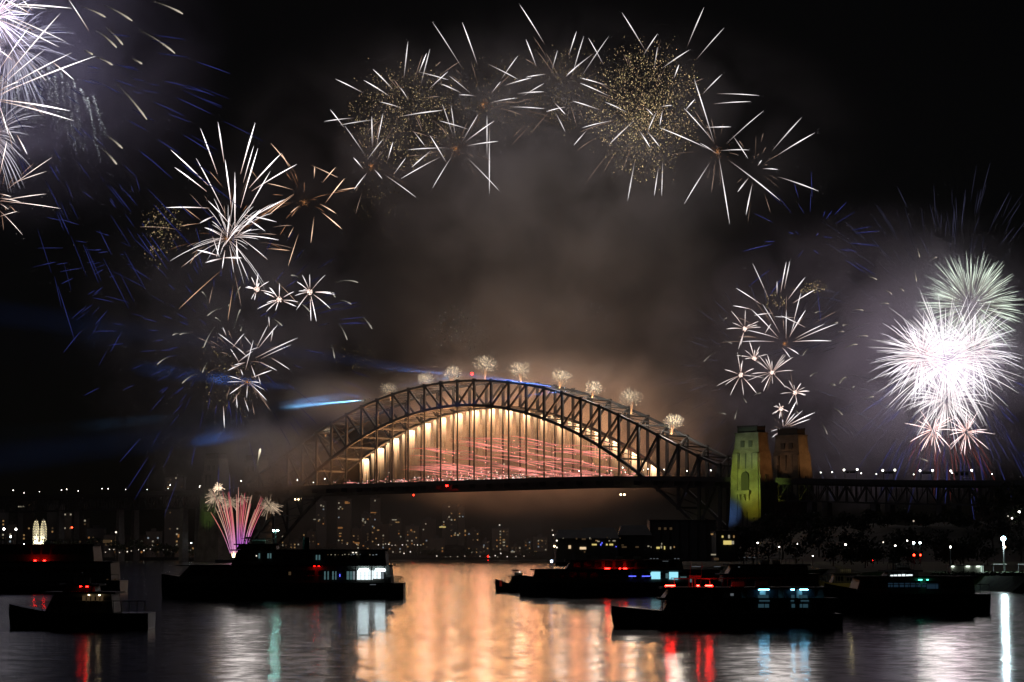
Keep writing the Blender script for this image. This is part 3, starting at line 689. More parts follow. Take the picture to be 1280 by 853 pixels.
for k in range(26):
    x = 60 + k * 9 + rt.uniform(-3, 3) if k < 8 else gx(rt.uniform(920, 1240), 640); Y = rt.uniform(480, 700)
    if k < 8: continue
    x = gx(rt.uniform(905, 1230), Y); h = rt.uniform(4, 7.5)
    tree(x, Y, 2.7, h, rt.uniform(6, 10), 'low dark tree on the flat park in front of the headland', 'low trees on the park', 260, .5)
for k, (px, py) in enumerate(((120, 672), (150, 676), (176, 674), (200, 678), (215, 682), (238, 684), (75, 676), (98, 678), (330, 682), (356, 684), (420, 686), (520, 684), (545, 688), (585, 688), (660, 690))):
    Y = 1950 if px < 260 else 2345; x = gx(px, Y); zg = 3
    tree(x, Y, zg, gz(py, Y) - zg, 24 * Y / F, 'dark shoreline tree between the far lamps and the buildings', 'trees on the far shoreline', 160, 1.6)
for k in range(30):
    x = gx(1172 + k * 4, 352); Y = 350 + rt.uniform(0, 10)
    s_ = tag(MB().build('shrub', LEAF, None, (x, Y, 2.5)), 'low green shrub on the grassy bank before the shelter', 'shrub', 'shrubs on the foreshore bank')
    cm = MB()
    for q in range(70):
        p = Vector((rt.gauss(0, .5), rt.gauss(0, .5), abs(rt.gauss(0, .25)))); n = Vector((rt.gauss(0, 1), rt.gauss(0, 1), rt.gauss(0, 1))).normalized(); u = n.orthogonal() * .14; v = n.cross(u).normalized() * .08
        cm.add([p - u, p + v, p + u, p - v], [(0, 1, 2, 3)])
    s_.data.from_pydata(cm.v, [], cm.f); s_.data.update()

# ------------------------------------------------------------------ boats
def hull(L, B, free, rake=.12, bow=1):
    """Bow towards +x (bow = 1) or -x; waterline at z = 0."""
    secs = []
    for k in range(15):
        u = k / 14; x = -L / 2 + L * u
        taper = 1 if u < .6 else max(.03, 1 - ((u - .6) / .4) ** 1.9)
        st = .82 + .18 * min(1, u / .15)
        hb = B / 2 * taper * st; sheer = free * (1 + .55 * max(0, (u - .55) / .45) ** 1.6); xr = x + rake * L * max(0, u - .8) * 1.2
        secs.append([(bow * x, -hb * .72, -.9), (bow * x, hb * .72, -.9), (bow * xr, hb, sheer * .55), (bow * xr, hb * 1.02, sheer), (bow * xr, -hb * 1.02, sheer), (bow * xr, -hb, sheer * .55)])
    return MB().loft(secs)
def boat(name, label, cat, px0, px1, Y, bow, hullm, free, B, decks, group=None):
    x0, x1 = gx(px0, Y), gx(px1, Y); L = x1 - x0
    t = thing(name, ((x0 + x1) / 2, Y, 0), label, cat, group)
    hull(L, B, free, .02 if name == 'ferry' else .08, bow).build('hull', hullm, t)
    m = MB(); hw = B / 2 * .93
    q = [(-L * .5 + .2) * bow, L * .3 * bow]; m.tube([(q[0], -hw, free + .95), (q[1], -hw, free + .95)], .035, k=4)
    for k in range(15):
        x = q[0] + (q[1] - q[0]) * k / 14; m.tube([(x, -hw, free), (x, -hw, free + .95)], .03, k=4)
    m.build('railing', POLE, t)
    for nm, a, b, z0, z1, yb, sl in decks:          # px range of the deck house, heights
        xa, xb = gx(a, Y) - (x0 + x1) / 2, gx(b, Y) - (x0 + x1) / 2; d = (z1 - z0) * sl
        MB().frustum((xa, xb, -yb, yb, z0), (xa + d * (1 if bow < 0 else .25), xb - d * (.25 if bow < 0 else 1), -yb * .94, yb * .94, z1)).build(nm, CABIN, t)
        MB().box(xa + d * .3 - .35, xb - d * .3 + .45, -yb - .3, yb + .3, z1 + .002, z1 + .16).build('roof', ROOF, t)
        n = max(2, int((xb - xa) / 1.5)); zc = z0 + (z1 - z0) * .58
        for k in range(n):
            x = xa + d + (xb - xa - 2 * d) * (k + .5) / n; MB().box(x - .5, x + .5, -yb - .02, -yb * .94, zc - .38, zc + .38).build('window', GLASS, t)
    if decks:
        nm, a, b, z0, z1, yb, sl = decks[-1]; xa, xb = gx(a, Y) - (x0 + x1) / 2, gx(b, Y) - (x0 + x1) / 2; d = (z1 - z0) * sl; u0, u1 = xa + d + .3, xb - d - .1
        m = MB()
        for e in (-1, 1):
            m.tube([(u0, e * yb * .9, z1 + .85), (u1, e * yb * .9, z1 + .85)], .03, k=4)
            for k in range(9): x = u0 + (u1 - u0) * k / 8; m.tube([(x, e * yb * .9, z1 + .1), (x, e * yb * .9, z1 + .85)], .025, k=4)
        m.build('roof_rail', POLE, t)
        for q in (.12, .2): MB().tube([(u0 + (u1 - u0) * q, .4, z1), (u0 + (u1 - u0) * q + .15, .4, z1 + 2.2)], [.035, .012], k=4).build('antenna', POLE, t)
        for q in (.45, .62): MB().tube([(u0 + (u1 - u0) * q - .5, -yb * .6, z1 + .42), (u0 + (u1 - u0) * q + .5, -yb * .6, z1 + .42)], .27, k=8).build('life_raft', WHITEW, t)
        MB().box(u0 + (u1 - u0) * .16 - .5, u0 + (u1 - u0) * .16 + .5, -.12, .12, z1 + .9, z1 + 1.08).box(u0 + (u1 - u0) * .16 - .06, u0 + (u1 - u0) * .16 + .06, -.06, .06, z1 + .1, z1 + .9).build('radar', POLE, t)
    def win(px, py, w_, h_, mt, yb, nm='lit_window'):
        x = gx(px, Y - yb) - (x0 + x1) / 2; z = at(px, py, Y - yb).z; a = w_ * Y / F / 2; b = h_ * Y / F / 2
        MB().box(x - a, x + a, -yb - .09, -yb - .03, z - b, z + b).build(nm, mt, t)
    def lamp(px, py, r, mt, yb, nm='lamp'):
        p = at(px, py, Y - yb); x = p.x - (x0 + x1) / 2
        m = MB().ball((x, -yb - .05, p.z), r, n=8, m=5)
        m.build(nm, mt, t)
        MB().tube([(x, -yb + .1, p.z - r), (x, -yb + .1, max(free, p.z - r - 1.2))], .03, k=4).build('lamp_stem', POLE, t)
    t_x = lambda px: gx(px, Y) - (x0 + x1) / 2
    return t, win, lamp, t_x
# middle ferry
YH = 297
t, win, lamp, X = boat('ferry', 'two deck dark ferry with white glowing panes at its open stern, purple sparks behind its bow', 'ferry', 208, 507, YH, -1, HULL, 2.1, 8.2,
    [('fore_deck', 226, 300, 2.12, 4.3, 3.2, .9), ('lower_deck', 268, 492, 2.12, 4.3, 3.7, .35), ('upper_deck', 296, 486, 4.47, 6.3, 3.3, .45), ('wheelhouse', 300, 350, 6.48, 7.05, 2.0, .7)])
for px, wd_, mt in ((408.5, 1.6, W_DIMTEAL), (412.5, 1.4, W_DIMTEAL), (418.5, 1.8, W_DIMTEAL), (422, 1.4, W_DIMTEAL), (427, 1, L_BLUE), (437, 3, W_DIMTEAL), (441, 3, W_DIMTEAL), (445, 3.4, W_COOL)): win(px, 719.5, wd_, 10 if mt is not L_BLUE else 3, mt, 3.75)
for px in (450.5, 455.5, 460.5, 465.5): win(px, 719, 4.4, 11.5, W_WHITE, 3.75)  # glowing panes put in for lamplight on the open stern deck's wall
for px in (470.5, 475.5, 480.5): win(px, 718.5, 4.2, 10, W_WHITE if px < 480 else W_COOL, 3.75)
win(456.5, 712.6, 12, 1.8, L_COOL, 3.9, 'light_strip'); win(477, 712.8, 12, 2, L_COOL, 3.9, 'light_strip')
win(459, 731, 25, .8, W_DIMWHITE, 4.0, 'light_strip')
for px in (395.5, 401): win(px, 707.3, 2.2, 1.3, L_RED, 3.8, 'red_lamp')
for px, py in ((398, 697), (401.5, 697), (327, 695), (338, 695), (341, 695)): win(px, py, 1.8, 6, W_DIMTEAL, 3.4)
for px in (412, 416, 421, 425, 430, 433, 438, 441, 444, 448, 452, 464, 468, 472): win(px, 693.5 + rs.uniform(-.5, .5), rs.uniform(.9, 2), .9, rs.choice([W_DIM, W_COOL, W_PALE, W_DIMWHITE]), 3.4)
win(443, 691, 2, 1, L_SMALL, 3.42, 'lamp'); win(447, 691, 2, 1, L_SMALL, 3.42, 'lamp'); win(323.5, 695, 1.2, 1.2, L_SMALL, 3.42, 'lamp'); win(365, 717, 3, 4, W_DIM, 3.75)
MB().tube([(X(347), 0, 6.4), (X(347), 0, 9.0)], [.16, .1], k=6).bar((X(343.5), 0, 8.82), (X(350.5), 0, 8.82), .08, .08).build('mast', POLE, t)
L_TEAL = emit('teal_mast_lamp', (.4, 1, .88), 90)
for px in (344.5, 349.5): MB().ball((X(px), -.02, 8.96), .13, n=8, m=6).build('mast_lamp', L_TEAL, t)
MB().lathe([(.5, 6.3), (.45, 8.0), (.5, 8.05)], X(385), 0, 8).build('funnel', HULL, t)
m = MB()
for k in range(10): m.tube([(X(486 + k * 2), 3.6, 1.7), (X(486 + k * 2), 3.6, 2.9)], .04, k=4); m.tube([(X(486 + k * 2), -3.6, 1.7), (X(486 + k * 2), -3.6, 2.9)], .04, k=4)
m.tube([(X(484), -3.6, 2.9), (X(505), -3.6, 2.9)], .05, k=4); m.build('stern_rail', POLE, t)
for px in (437, 449, 468, 484): MB().box(X(px) - .07, X(px) + .07, -3.95, -3.81, 1.72, 4.3).build('deck_post', POLE, t)
# back left ferry
t, win, lamp, X = boat('ferry', 'wide black ferry beneath the lit twin spires, two red lamps on its side', 'ferry', -40, 160, 348, -1, HULLB, 1.8, 9,
    [('lower_deck', -30, 150, 1.82, 4.6, 4.1, .3), ('upper_deck', -25, 128, 4.77, 7.2, 3.6, .5)])
for px in (49.5, 61): win(px, 701, 2.6, 1.5, L_RED, 4.2, 'red_lamp')
for px in (139.5, 149): win(px, 724.5, 2.4, .7, W_DIM, 4.3)
MB().tube([(X(60), 0, 7.2), (X(60), 0, 8.2)], .08, k=6).build('mast', POLE, t)
# front left boat
t, win, lamp, X = boat('motor_boat', 'low dark cruiser with a warm lit cabin and two red roof lamps', 'boat', 22, 195, 178, -1, HULL, 1.25, 4.6,
    [('cabin', 68, 152, 1.27, 2.75, 1.9, .5), ('wheelhouse', 88, 128, 2.92, 3.35, 1.3, .6)])
win(106.5, 733, 2.4, 1.2, L_RED, 1.4, 'red_lamp'); win(114.5, 733.4, 2.8, 1.2, L_RED, 1.4, 'red_lamp')
for px, wd_ in ((111, 4), (116.5, 4), (122, 4), (128, 4), (133, 3)): win(px, 748, wd_, 6.5, W_DIM, 1.95)
win(117, 744, 1.8, 1.2, L_WARM, 2.0, 'lamp'); win(130, 744.2, 1.8, 1.2, L_WARM, 2.0, 'lamp')
for px in (163, 170, 178): win(px, 754, 4, 9, W_DIM, 1.7) if px == 0 else None
# big right ferry, small launch at its bow
t, win, lamp, X = boat('launch', 'small open launch with a single white lamp at the bow of the black ferry', 'boat', 620, 664, 352, -1, HULL, 1.3, 3.4, [('cabin', 636, 658, 1.32, 2.35, 1.2, .5)])
win(649.5, 715.2, 1.6, 1.6, L_SMALL, 1.3, 'lamp'); MB().tube([(X(649.5), -1.2, 2.3), (X(649.5), -1.2, 3.2)], .05, k=5).build('mast', POLE, t)
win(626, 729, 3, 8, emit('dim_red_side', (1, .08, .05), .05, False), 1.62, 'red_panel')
t, win, lamp, X = boat('ferry', 'long black ferry with cyan windows and red lamps in front of the wharf', 'ferry', 650, 905, 318, -1, HULLB, 1.9, 8.6,
    [('lower_deck', 664, 895, 1.92, 3.6, 3.9, .3), ('upper_deck', 706, 850, 3.77, 4.9, 3.3, .7)])
win(689, 701.8, 2.6, 2.6, L_BLUEWHITE, 3.6, 'lamp')
MB().tube([(X(689), -3.4, 3.6), (X(689), -3.4, 4.85)], .05, k=5).build('lamp_stem', POLE, t)
for px, wd_ in ((758, 6), (773.5, 1.6), (780, 4.5)): win(px, 710.8, wd_, 1.3, L_RED, 3.95, 'red_lamp')
for px, wd_ in ((789, 9), (806, 10)): win(px, 720.5, wd_, .9, L_BLUE, 3.95, 'blue_strip')
win(818, 719.5, 11, 9, W_CYAN, 3.95); win(813, 718, 3, 4, W_CYAN, 3.97); win(832, 720, 3.6, 6, W_DIMTEAL, 3.95); win(840, 719.8, 11, 9, W_CYAN, 3.95); win(852, 722, 8, 2, W_DIMTEAL, 3.95); win(861, 725.5, 3, 5, W_DIMTEAL, 3.95)
for px in (812, 816, 820, 842, 846): win(px, 698.5, 2.4, .9, W_DIMWHITE, 3.4)
win(830, 701, 7, 2, W_DIMWHITE, 3.4); win(868, 708.5, 11, .8, W_DIMWHITE, 3.4); win(894, 708.5, 8, .8, W_DIMWHITE, 3.4)
win(889.5, 693.5, 6, 1.6, W_PALE, 3.4); win(893, 699, 6, 3, W_DIM, 3.4)
# front right boat
t, win, lamp, X = boat('motor_boat', 'long low black boat with three red roof lamps and blue lit side panels', 'boat', 768, 1044, 182, -1, HULLB, 1.1, 5.4, [('cabin', 822, 1034, 1.12, 2.2, 2.3, .6), ('upper_cabin', 826, 1022, 2.37, 3.05, 2.1, .8)])
for px, wd_ in ((835.5, 12), (870, 3), (883.5, 9)): win(px, 732.3, wd_, 1.3, L_ROOFRED, 2.1, 'red_lamp'); MB().box(X(px) - .05, X(px) + .05, -2.1, -2.0, 3.1, 3.3).build('lamp_stem', POLE, t)
for px, wd_ in ((951.5, 13), (987, 4), (1001, 10)):
    win(px, 737, wd_, .9, L_ICE, 2.3, 'light_strip')
    for q, mt in ((746, W_FAINT), (751, W_FAINT), (757.5, W_FAINT)): win(px + rs.uniform(-1, 1), q, wd_, 4.4, mt, 2.28, 'blue_panel')
win(912, 743.5, 4, 3, W_DIMWHITE, 2.28)
# dark moored ferry behind the front boat
t, win, lamp, X = boat('ferry', 'black moored ferry with faint roof lights between the cyan windowed ferry and the cream boat', 'ferry', 885, 1026, 290, -1, HULL, 1.7, 7.0, [('lower_deck', 896, 1016, 1.72, 3.2, 3.0, .3), ('upper_deck', 905, 1004, 3.37, 4.4, 2.6, .6)])
for px in (921, 928, 934, 940): win(px, 697 + (px % 2) * 12, 2.2, .8, W_DIMWHITE, 2.62)
# cream boat
t, win, lamp, X = boat('motor_boat', 'cream hulled motor boat with a lit side, moored behind the dark boats', 'boat', 1005, 1072, 300, -1, YELLOW, 2.0, 3.4, [('cabin', 1034, 1066, 2.02, 3.2, 1.3, .4)])
p_ = at(1050, 722, 290); lt = point('deck_light', (X(1052), -6, 5.5), 45, (1, .85, .45), .3, t)
for px in (1000, 1004, 1012, 1016, 1019): win(px, 709 + (px % 3), 1.2, 1.2, W_DIM, 1.5)
# right catamaran
t, win, lamp, X = boat('catamaran', 'broad black catamaran with white deck lights and green lamps near the shelter', 'boat', 1030, 1225, 227, -1, HULL, 1.9, 6.5, [('cabin', 1060, 1206, 1.92, 3.5, 2.8, .35), ('wheelhouse', 1100, 1140, 3.67, 4.1, 1.6, .8)])
for px, wd_ in ((1110, 3.5), (1114.5, 4), (1119.5, 4), (1124.5, 4), (1129, 3), (1133, 5)): win(px, 720.5 - (px - 1110) * .06, wd_, 3.2 if px < 1126 else 1.8, W_WHITE, 2.9)
win(1144, 725, 2.6, 1.2, L_GREEN, 2.9, 'green_lamp'); win(1146.5, 725, 2, 1.2, L_GREEN, 2.9, 'green_lamp'); win(1154, 725, 2.4, 1.2, L_GREEN, 2.9, 'green_lamp')
DIMB = emit('dim_blue_window', (.15, .35, .6), .05, False)
for k in range(7): win(1108 + k * 7, 731.5, 5.5, 5, DIMB, 2.92)
win(1160, 733, 14, 6, DIMB, 2.95)

# barge under the spark fountain
bg = thing('barge', (gx(297, 1500), 1500, 0), 'low barge carrying the fan of purple sparks', 'barge')
MB().frustum((-12, 12, -4, 4, -1), (-13, 13, -4.5, 4.5, 2.2)).build('hull', HULL, bg)
# ------------------------------------------------------------------ fireworks
rf = random.Random(21)
def heat(c, k): return (c[0] * k, c[1] * k, c[2] * k)
WHT = (1, .94, .95); PINK = (1, .72, .62); ORG = (1, .42, .16); GOLD = (1, .7, .36); BLU = (.16, .2, 1); GRN = (.86, 1, .84); RED = (1, .12, .08); VIO = (.75, .2, 1)
def streak(m, a, b, r0, r1, c0, c1, sag=.015, n=6, k=4):
    """a glowing trail from a (inner) to b (outer end, brightest)"""
    a, b = Vector(a), Vector(b); L = (b - a).length
    pts, rad, cols = [], [], []
    for i in range(n + 1):
        t = i / n
        p = a.lerp(b, t) + Vector((0, 0, sag * L * 4 * t * (1 - t)))
        pts.append(p); u = t / .62 if t < .62 else (1 - t) / .38
        rad.append(r0 * .5 + (r1 - r0 * .5) * u ** .8); v = min(1, t * 1.5)
        cols.append(tuple((c0[j] + (c1[j] - c0[j]) * v) * (1 if t < .9 else .6) for j in range(3)))
    m.tube(pts, rad, cols, k)
def traced(label, cx, cy, Y, segs, zoom, r1=.6, col=WHT, k=1.5, core=0, glow=0, gcol=(1, .9, .85), group='star bursts arching over the bridge', cat='firework', inner=.18, clear=True):
    """a shell burst: centre (cx, cy) of the picture, trails given in a magnified view (x0, y0, scale)"""
    ox, oy, sc = zoom; ctr = at(cx, cy, Y)
    t = thing('firework_burst', ctr, label, cat, group)
    pp = [((ox + a * sc, oy + b * sc), (ox + c * sc, oy + d * sc)) for a, b, c, d in segs]
    R = max(max(math.hypot(p[0] - cx, p[1] - cy) for p in s) for s in pp) * 1.05
    for a, b in pp:
        da, db = math.hypot(a[0] - cx, a[1] - cy), math.hypot(b[0] - cx, b[1] - cy)
        if da > db: a, b, da, db = b, a, db, da
        dz = rf.choice((-1, 1)) * math.sqrt(max(0, R * R - db * db)) * .7 * Y / F
        ratio = max(.05, min(1, da / max(db, 1)))
        A, B_ = at(a[0], a[1], Y + dz * ratio), at(b[0], b[1], Y + dz)
        m = MB(); kk = k * rf.uniform(.6, 1.2)
        streak(m, A, B_, r1 * .2, r1 * rf.uniform(.42, .78), heat((col[0], col[1] * .66, col[2] * .52), kk * inner * .6), heat(col, kk), .012, 8)
        for q in range(5):
            m.dot(A.lerp(B_, rf.uniform(.5, 1.12)) + Vector((rf.gauss(0, .8), rf.gauss(0, .8), rf.gauss(-.5, .8))), rf.uniform(.08, .17), heat(col, kk * rf.uniform(.1, .5)))
        m.build('spark_trail', SPARK, t, ctr, True)
    for q in range(14):
        d = Vector((rf.gauss(0, 1), rf.gauss(0, 1), rf.gauss(.1, 1))).normalized(); Lw = R * Y / F; m = MB(); e0 = rf.uniform(.12, .5); e1 = e0 + rf.uniform(.12, .4)
        streak(m, d * Lw * e0, d * Lw * e1 - Vector((0, 0, Lw * .05 * e1)), .05, rf.uniform(.1, .2), heat((col[0], col[1] * .6, col[2] * .4), .1 * k), heat((col[0], col[1] * .72, col[2] * .55), rf.uniform(.12, .4) * k), .03, 6)
        m.build('faint_trail', SPARK, t, None, True)
    if core:
        m = MB()
        for i in range(150):
            d = Vector((rf.gauss(0, 1), rf.gauss(0, 1), rf.gauss(0, 1))).normalized() * abs(rf.gauss(0, 1)) ** 1.5 * core * Y / F * .62
            m.dot(d, rf.uniform(.1, .26), heat(ORG, rf.uniform(.15, .7)))
        m.build('core', SPARK, t, None, True)
    if glow: point('burst_light', (0, 0, 0), glow, gcol, 16, t)
    return t
def radial(label, cx, cy, Y, R, n, r1=.6, col=WHT, k=5, r0=.08, spread=(.6, 1), up=0, sag=.03, glow=0, gcol=(1, .92, .88), group='star bursts arching over the bridge', inner=1.0, cone=None, core=0, parts=True, c_in=None):
    ctr = at(cx, cy, Y); t = thing('firework_burst', ctr, label, 'firework', group); Rm = R * Y / F
    big = MB()
    for i in range(n):
        while True:
            d = Vector((rf.gauss(0, 1), rf.gauss(0, 1), rf.gauss(0, 1))).normalized()
            d.z += up; d.normalize()
            if cone is None or cone(d): break
        L = Rm * rf.uniform(*spread); kk = k * rf.uniform(.5, 1.2)
        m = big if i >= 100 else MB()
        a = d * Rm * r0 * rf.uniform(.6, 1.6) * 1.0; b = d * L - Vector((0, 0, L * sag))
        streak(m, a, b, r1 * .3, r1 * rf.uniform(.4, .75), heat(c_in or (col[0], col[1] * .75, col[2] * .65), kk * inner), heat(col, kk), sag, 8)
        if i < 100: m.build('spark_trail', SPARK, t, None, True)
    if n > 100: tag(big.build('spark_trails', SPARK, t, None, True), kind='stuff')
    if core:
        m = MB()
        for i in range(120):
            m.dot(Vector((rf.gauss(0, 1), rf.gauss(0, 1), rf.gauss(0, 1))) * core * Y / F * .5, rf.uniform(.2, .5), heat(PINK, rf.uniform(.5, 2.5)))
        m.build('core', SPARK, t, None, True)
    if glow: point('burst_light', (0, 0, 0), glow, gcol, 16, t)
    return t
def glitter(label, cx, cy, Y, rx, ry, n, r=(.22, .5), col=GOLD, k=(.15, 1.6), shell=.35, group='glitter clouds over the bridge', skew=2.2):
    ctr = at(cx, cy, Y); o = MB(); sx, sz = rx * Y / F, ry * Y / F
    for i in range(n):
        if i % 4 == 0: cl = Vector((rf.gauss(0, 1), rf.gauss(0, 1), rf.gauss(0, 1))).normalized() * (rf.random() ** shell) * .93; cs = rf.uniform(.03, .16); cb_ = rf.uniform(.5, 1.3)
        d = cl + Vector((rf.gauss(0, cs), rf.gauss(0, cs), rf.gauss(0, cs)))
        kk = k[0] + (k[1] - k[0]) * rf.random() ** skew
        kk *= cb_; hc_ = heat(tuple(min(1, c * rf.uniform(.9, 1.15)) for c in col), kk); p_ = Vector((d.x * sx, d.y * sx, d.z * sz)); rr_ = rf.uniform(*r)
        if i % 5 == 0: o.tube([p_ + Vector((rf.gauss(0, .5), 0, rf.uniform(.8, 2.4))), p_], [.04, rr_ * .7], [heat(hc_, .1), hc_], 3)
        else: o.dot(p_, rr_, hc_)
    ob = thing('firework_glitter', ctr, label, 'firework', group)
    tag(o.build('sparkles', SPARK, ob, None, True), kind='stuff')
    return ob
Z4 = (380, 0, .3282); Z5 = (690, 0, .3401); Z2 = (160, 130, .3516); Z3 = (120, 330, .3166); Z6 = (860, 300, .3049); Z1 = (0, 0, .3516)
G = 5.5e4
traced('star burst with bright orange heart and long white rays above the arch', 570, 186, 1690, [(397,571,550,564),(602,543,663,437),(612,543,725,461),(616,557,740,539),(617,597,744,728),(490,716,566,592),(370,681,522,597),(410,638,487,572),(527,397,570,525),(560,402,577,527),(516,461,637,497),(480,517,545,625),(697,440,697,615)], Z4, core=7, glow=G)
traced('star burst over the arch with a single ray falling straight down and shooting rays upward', 604, 131, 1720, [(489,84,605,265),(603,86,662,250),(697,243,815,303),(815,213,748,308),(750,311,712,360),(704,394,812,374),(590,362,655,367),(521,320,603,357),(554,291,640,362),(778,408,915,415),(760,328,868,297),(808,358,915,350),(830,370,915,318),(706,470,706,738)], Z4, core=6, glow=G)
traced('white ray burst inside the smaller gold glitter cloud', 510, 128, 1700, [(396,158,380,305),(480,186,445,325),(467,203,437,280),(262,264,342,345),(227,306,330,370),(120,302,228,356),(290,389,378,415),(366,334,399,385),(549,273,475,342),(427,273,550,305),(359,446,527,421),(78,463,190,450),(138,477,285,455)], Z4, glow=G)
traced('burst of short crossing white rays below the smaller glitter cloud', 464, 208, 1680, [(100,418,155,490),(155,480,235,595),(258,443,260,562),(301,433,276,560),(339,541,318,613),(302,530,238,614),(188,601,226,645),(242,657,190,724),(266,645,298,682),(305,665,426,752),(388,602,340,668),(414,497,459,555)], Z4, core=4, glow=G * .7)
traced('orange rayed burst between the tall left stars and the arch row', 380, 253, 1740, [(508,140,595,245),(497,283,590,307),(592,322,500,395),(545,175,575,230),(610,362,578,388),(662,400,650,495),(688,385,760,445),(680,355,740,390),(648,217,745,262),(664,222,662,265),(738,226,690,282),(770,265,700,355),(815,298,740,310),(607,460,570,575),(590,437,570,475)], Z2, r1=.5, col=(1, .66, .45), k=2.2, core=6, glow=G * .4, gcol=(1, .5, .25))
traced('white burst reaching the very top between the two glitter clouds', 708, 118, 1710, [(822,19,917,170),(845,150,886,258),(966,192,944,270),(1038,120,1008,215),(1036,257,995,295),(953,392,995,436),(923,426,1000,408),(955,425,995,503),(1066,138,1018,300),(1160,140,1052,300),(845,295,925,283)], Z4, glow=G)
traced('large ray burst spread through the big golden glitter cloud', 806, 143, 1690, [(257,47,342,185),(134,140,190,240),(155,195,55,275),(103,287,207,317),(103,306,215,357),(75,372,178,406),(195,376,282,418),(112,470,225,444),(80,535,130,478),(210,532,308,440),(388,125,335,205),(388,174,375,260),(505,184,400,255),(467,238,448,290),(559,27,497,172),(632,104,530,220),(625,274,550,350),(343,396,372,425),(387,405,354,478),(442,388,395,395),(407,403,396,462),(345,480,396,541),(320,480,360,542),(305,590,278,739),(392,612,376,720),(407,590,403,720),(605,345,761,352),(590,383,730,374),(526,365,487,410)], Z5, glow=G * 1.6)
traced('star burst with fiery orange heart at the outer end of the arch row', 897, 190, 1670, [(523,292,597,530),(485,398,597,525),(395,470,600,560),(545,527,610,570),(778,408,640,530),(658,467,560,470),(725,552,615,555),(663,497,720,583),(585,592,486,750),(612,570,653,823),(648,588,838,737)], Z5, core=8, glow=G)
traced('last white star of the arch row, with rays pointing outward', 944, 212, 1660, [(918,432,805,560),(966,489,820,577),(830,650,980,703),(773,621,831,624),(771,590,756,611),(725,652,682,707),(737,672,713,790)], Z5, glow=G * .6)
glitter('dense round golden glitter cloud high above the bridge', 808, 138, 1690, 78, 95, 3600, r=(.15, .34), k=(.15, 2.1), shell=.5)
glitter('smaller golden glitter cloud left of the high arch row', 508, 148, 1700, 78, 70, 2200, r=(.14, .31), k=(.1, 1.5))
glitter('sparse gold glitter between the two larger clouds', 640, 118, 1720, 95, 55, 1200, r=(.13, .29), k=(.08, .7))
glitter('gold glitter bridging towards the dense cloud', 718, 110, 1720, 60, 62, 1000, r=(.13, .29), k=(.08, .8))
glitter('faint gold glitter with a dull orange heart below the row', 473, 249, 1690, 48, 48, 200, r=(.18, .36), k=(.06, .4))
glitter('dim blotchy gold glitter left of the tall white star', 205, 292, 1790, 32, 42, 240, r=(.3, .75), k=(.08, .55))
glitter('pale speckle cloud hanging above the left of the arch', 575, 408, 1740, 46, 42, 320, r=(.18, .34), col=(1, .88, .75), k=(.08, .55))
glitter('pale speckle cloud hanging above the arch crown', 652, 412, 1740, 24, 20, 110, r=(.18, .34), col=(1, .88, .75), k=(.06, .4))
glitter('thin pale speckle cloud above the right of the arch', 740, 398, 1740, 34, 26, 120, r=(.16, .3), col=(.85, .85, 1), k=(.06, .35))
glitter('thin gold speckle cloud beside the blue beam', 448, 444, 1760, 34, 32, 150, r=(.16, .32), k=(.06, .35))
glitter('dim gold speckle cloud under the lower left star', 285, 465, 1800, 52, 56, 320, r=(.22, .5), k=(.06, .45))
glitter('small gold glitter puff above the right hand stars', 1016, 360, 1800, 22, 9, 150, r=(.22, .4), k=(.12, .9), group='glitter clouds near the right stars')
glitter('faint gold glitter at the top of the right hand star', 968, 377, 1800, 15, 12, 90, r=(.2, .4), k=(.1, .7), group='glitter clouds near the right stars')
# left column
traced('tallest white star burst over the barge with dense upward rays', 283, 299, 1780, [(258,88,318,250),(320,65,342,210),(452,68,400,250),(152,164,285,290),(166,226,280,312),(242,193,345,390),(345,198,368,370),(380,243,380,470),(462,158,400,370),(447,150,410,280),(545,176,430,300),(600,215,440,310),(506,240,415,400),(134,369,290,371),(285,345,372,440),(308,398,255,424),(410,395,528,420),(410,400,487,452),(400,467,535,484),(390,470,495,552),(385,480,390,570),(440,445,395,470),(272,440,340,475),(300,470,325,545),(335,450,315,545),(345,520,335,585),(245,520,320,540),(275,565,335,550),(405,548,335,548),(475,378,390,460),(557,340,440,405),(470,375,380,475),(360,400,350,500),(400,430,330,520)], Z2, r1=.78, k=2.6, core=5, glow=.06 * G, inner=.55, group='star bursts over the barge')
traced('orange long rays crossing behind the tallest white star', 286, 296, 1800, [(185,435,260,425),(200,370,265,420),(290,240,340,300),(430,225,470,280),(590,320,410,450),(340,585,180,730),(375,640,355,770),(490,515,575,522),(250,520,220,570)], Z2, r1=.4, col=(1, .6, .38), k=1.2, group='star bursts over the barge')
for px, py, R, n, lb in ((321, 362, 26, 12, 'small white star left of three in a row over the barge'), (349, 375, 32, 12, 'small white star in the middle of three over the barge'), (387.5, 365, 40, 14, 'small white star right of three over the barge')):
    radial(lb, px, py, 1770, R, n, r1=.5, k=2.2, r0=.15, up=.15, spread=(.6, 1), inner=.8, core=2.5, glow=G * .35, group='star bursts over the barge')
traced('tangled white star cluster above the blue beam', 300, 452, 1790, [(483,275,560,335),(530,335,565,390),(585,275,540,330),(585,285,620,330),(682,208,685,250),(680,240,630,340),(718,240,640,335),(700,255,690,310),(622,300,590,420),(797,292,630,372),(770,320,650,375),(650,390,715,422),(690,370,765,418),(695,420,615,450),(612,400,630,450),(640,440,650,475),(520,422,580,395),(545,400,590,390),(500,250,515,285),(570,415,580,440),(555,330,600,370),(590,350,640,330),(560,390,620,345)], Z3, r1=.55, k=1.6, glow=.5 * G, inner=.7, group='star bursts over the barge')
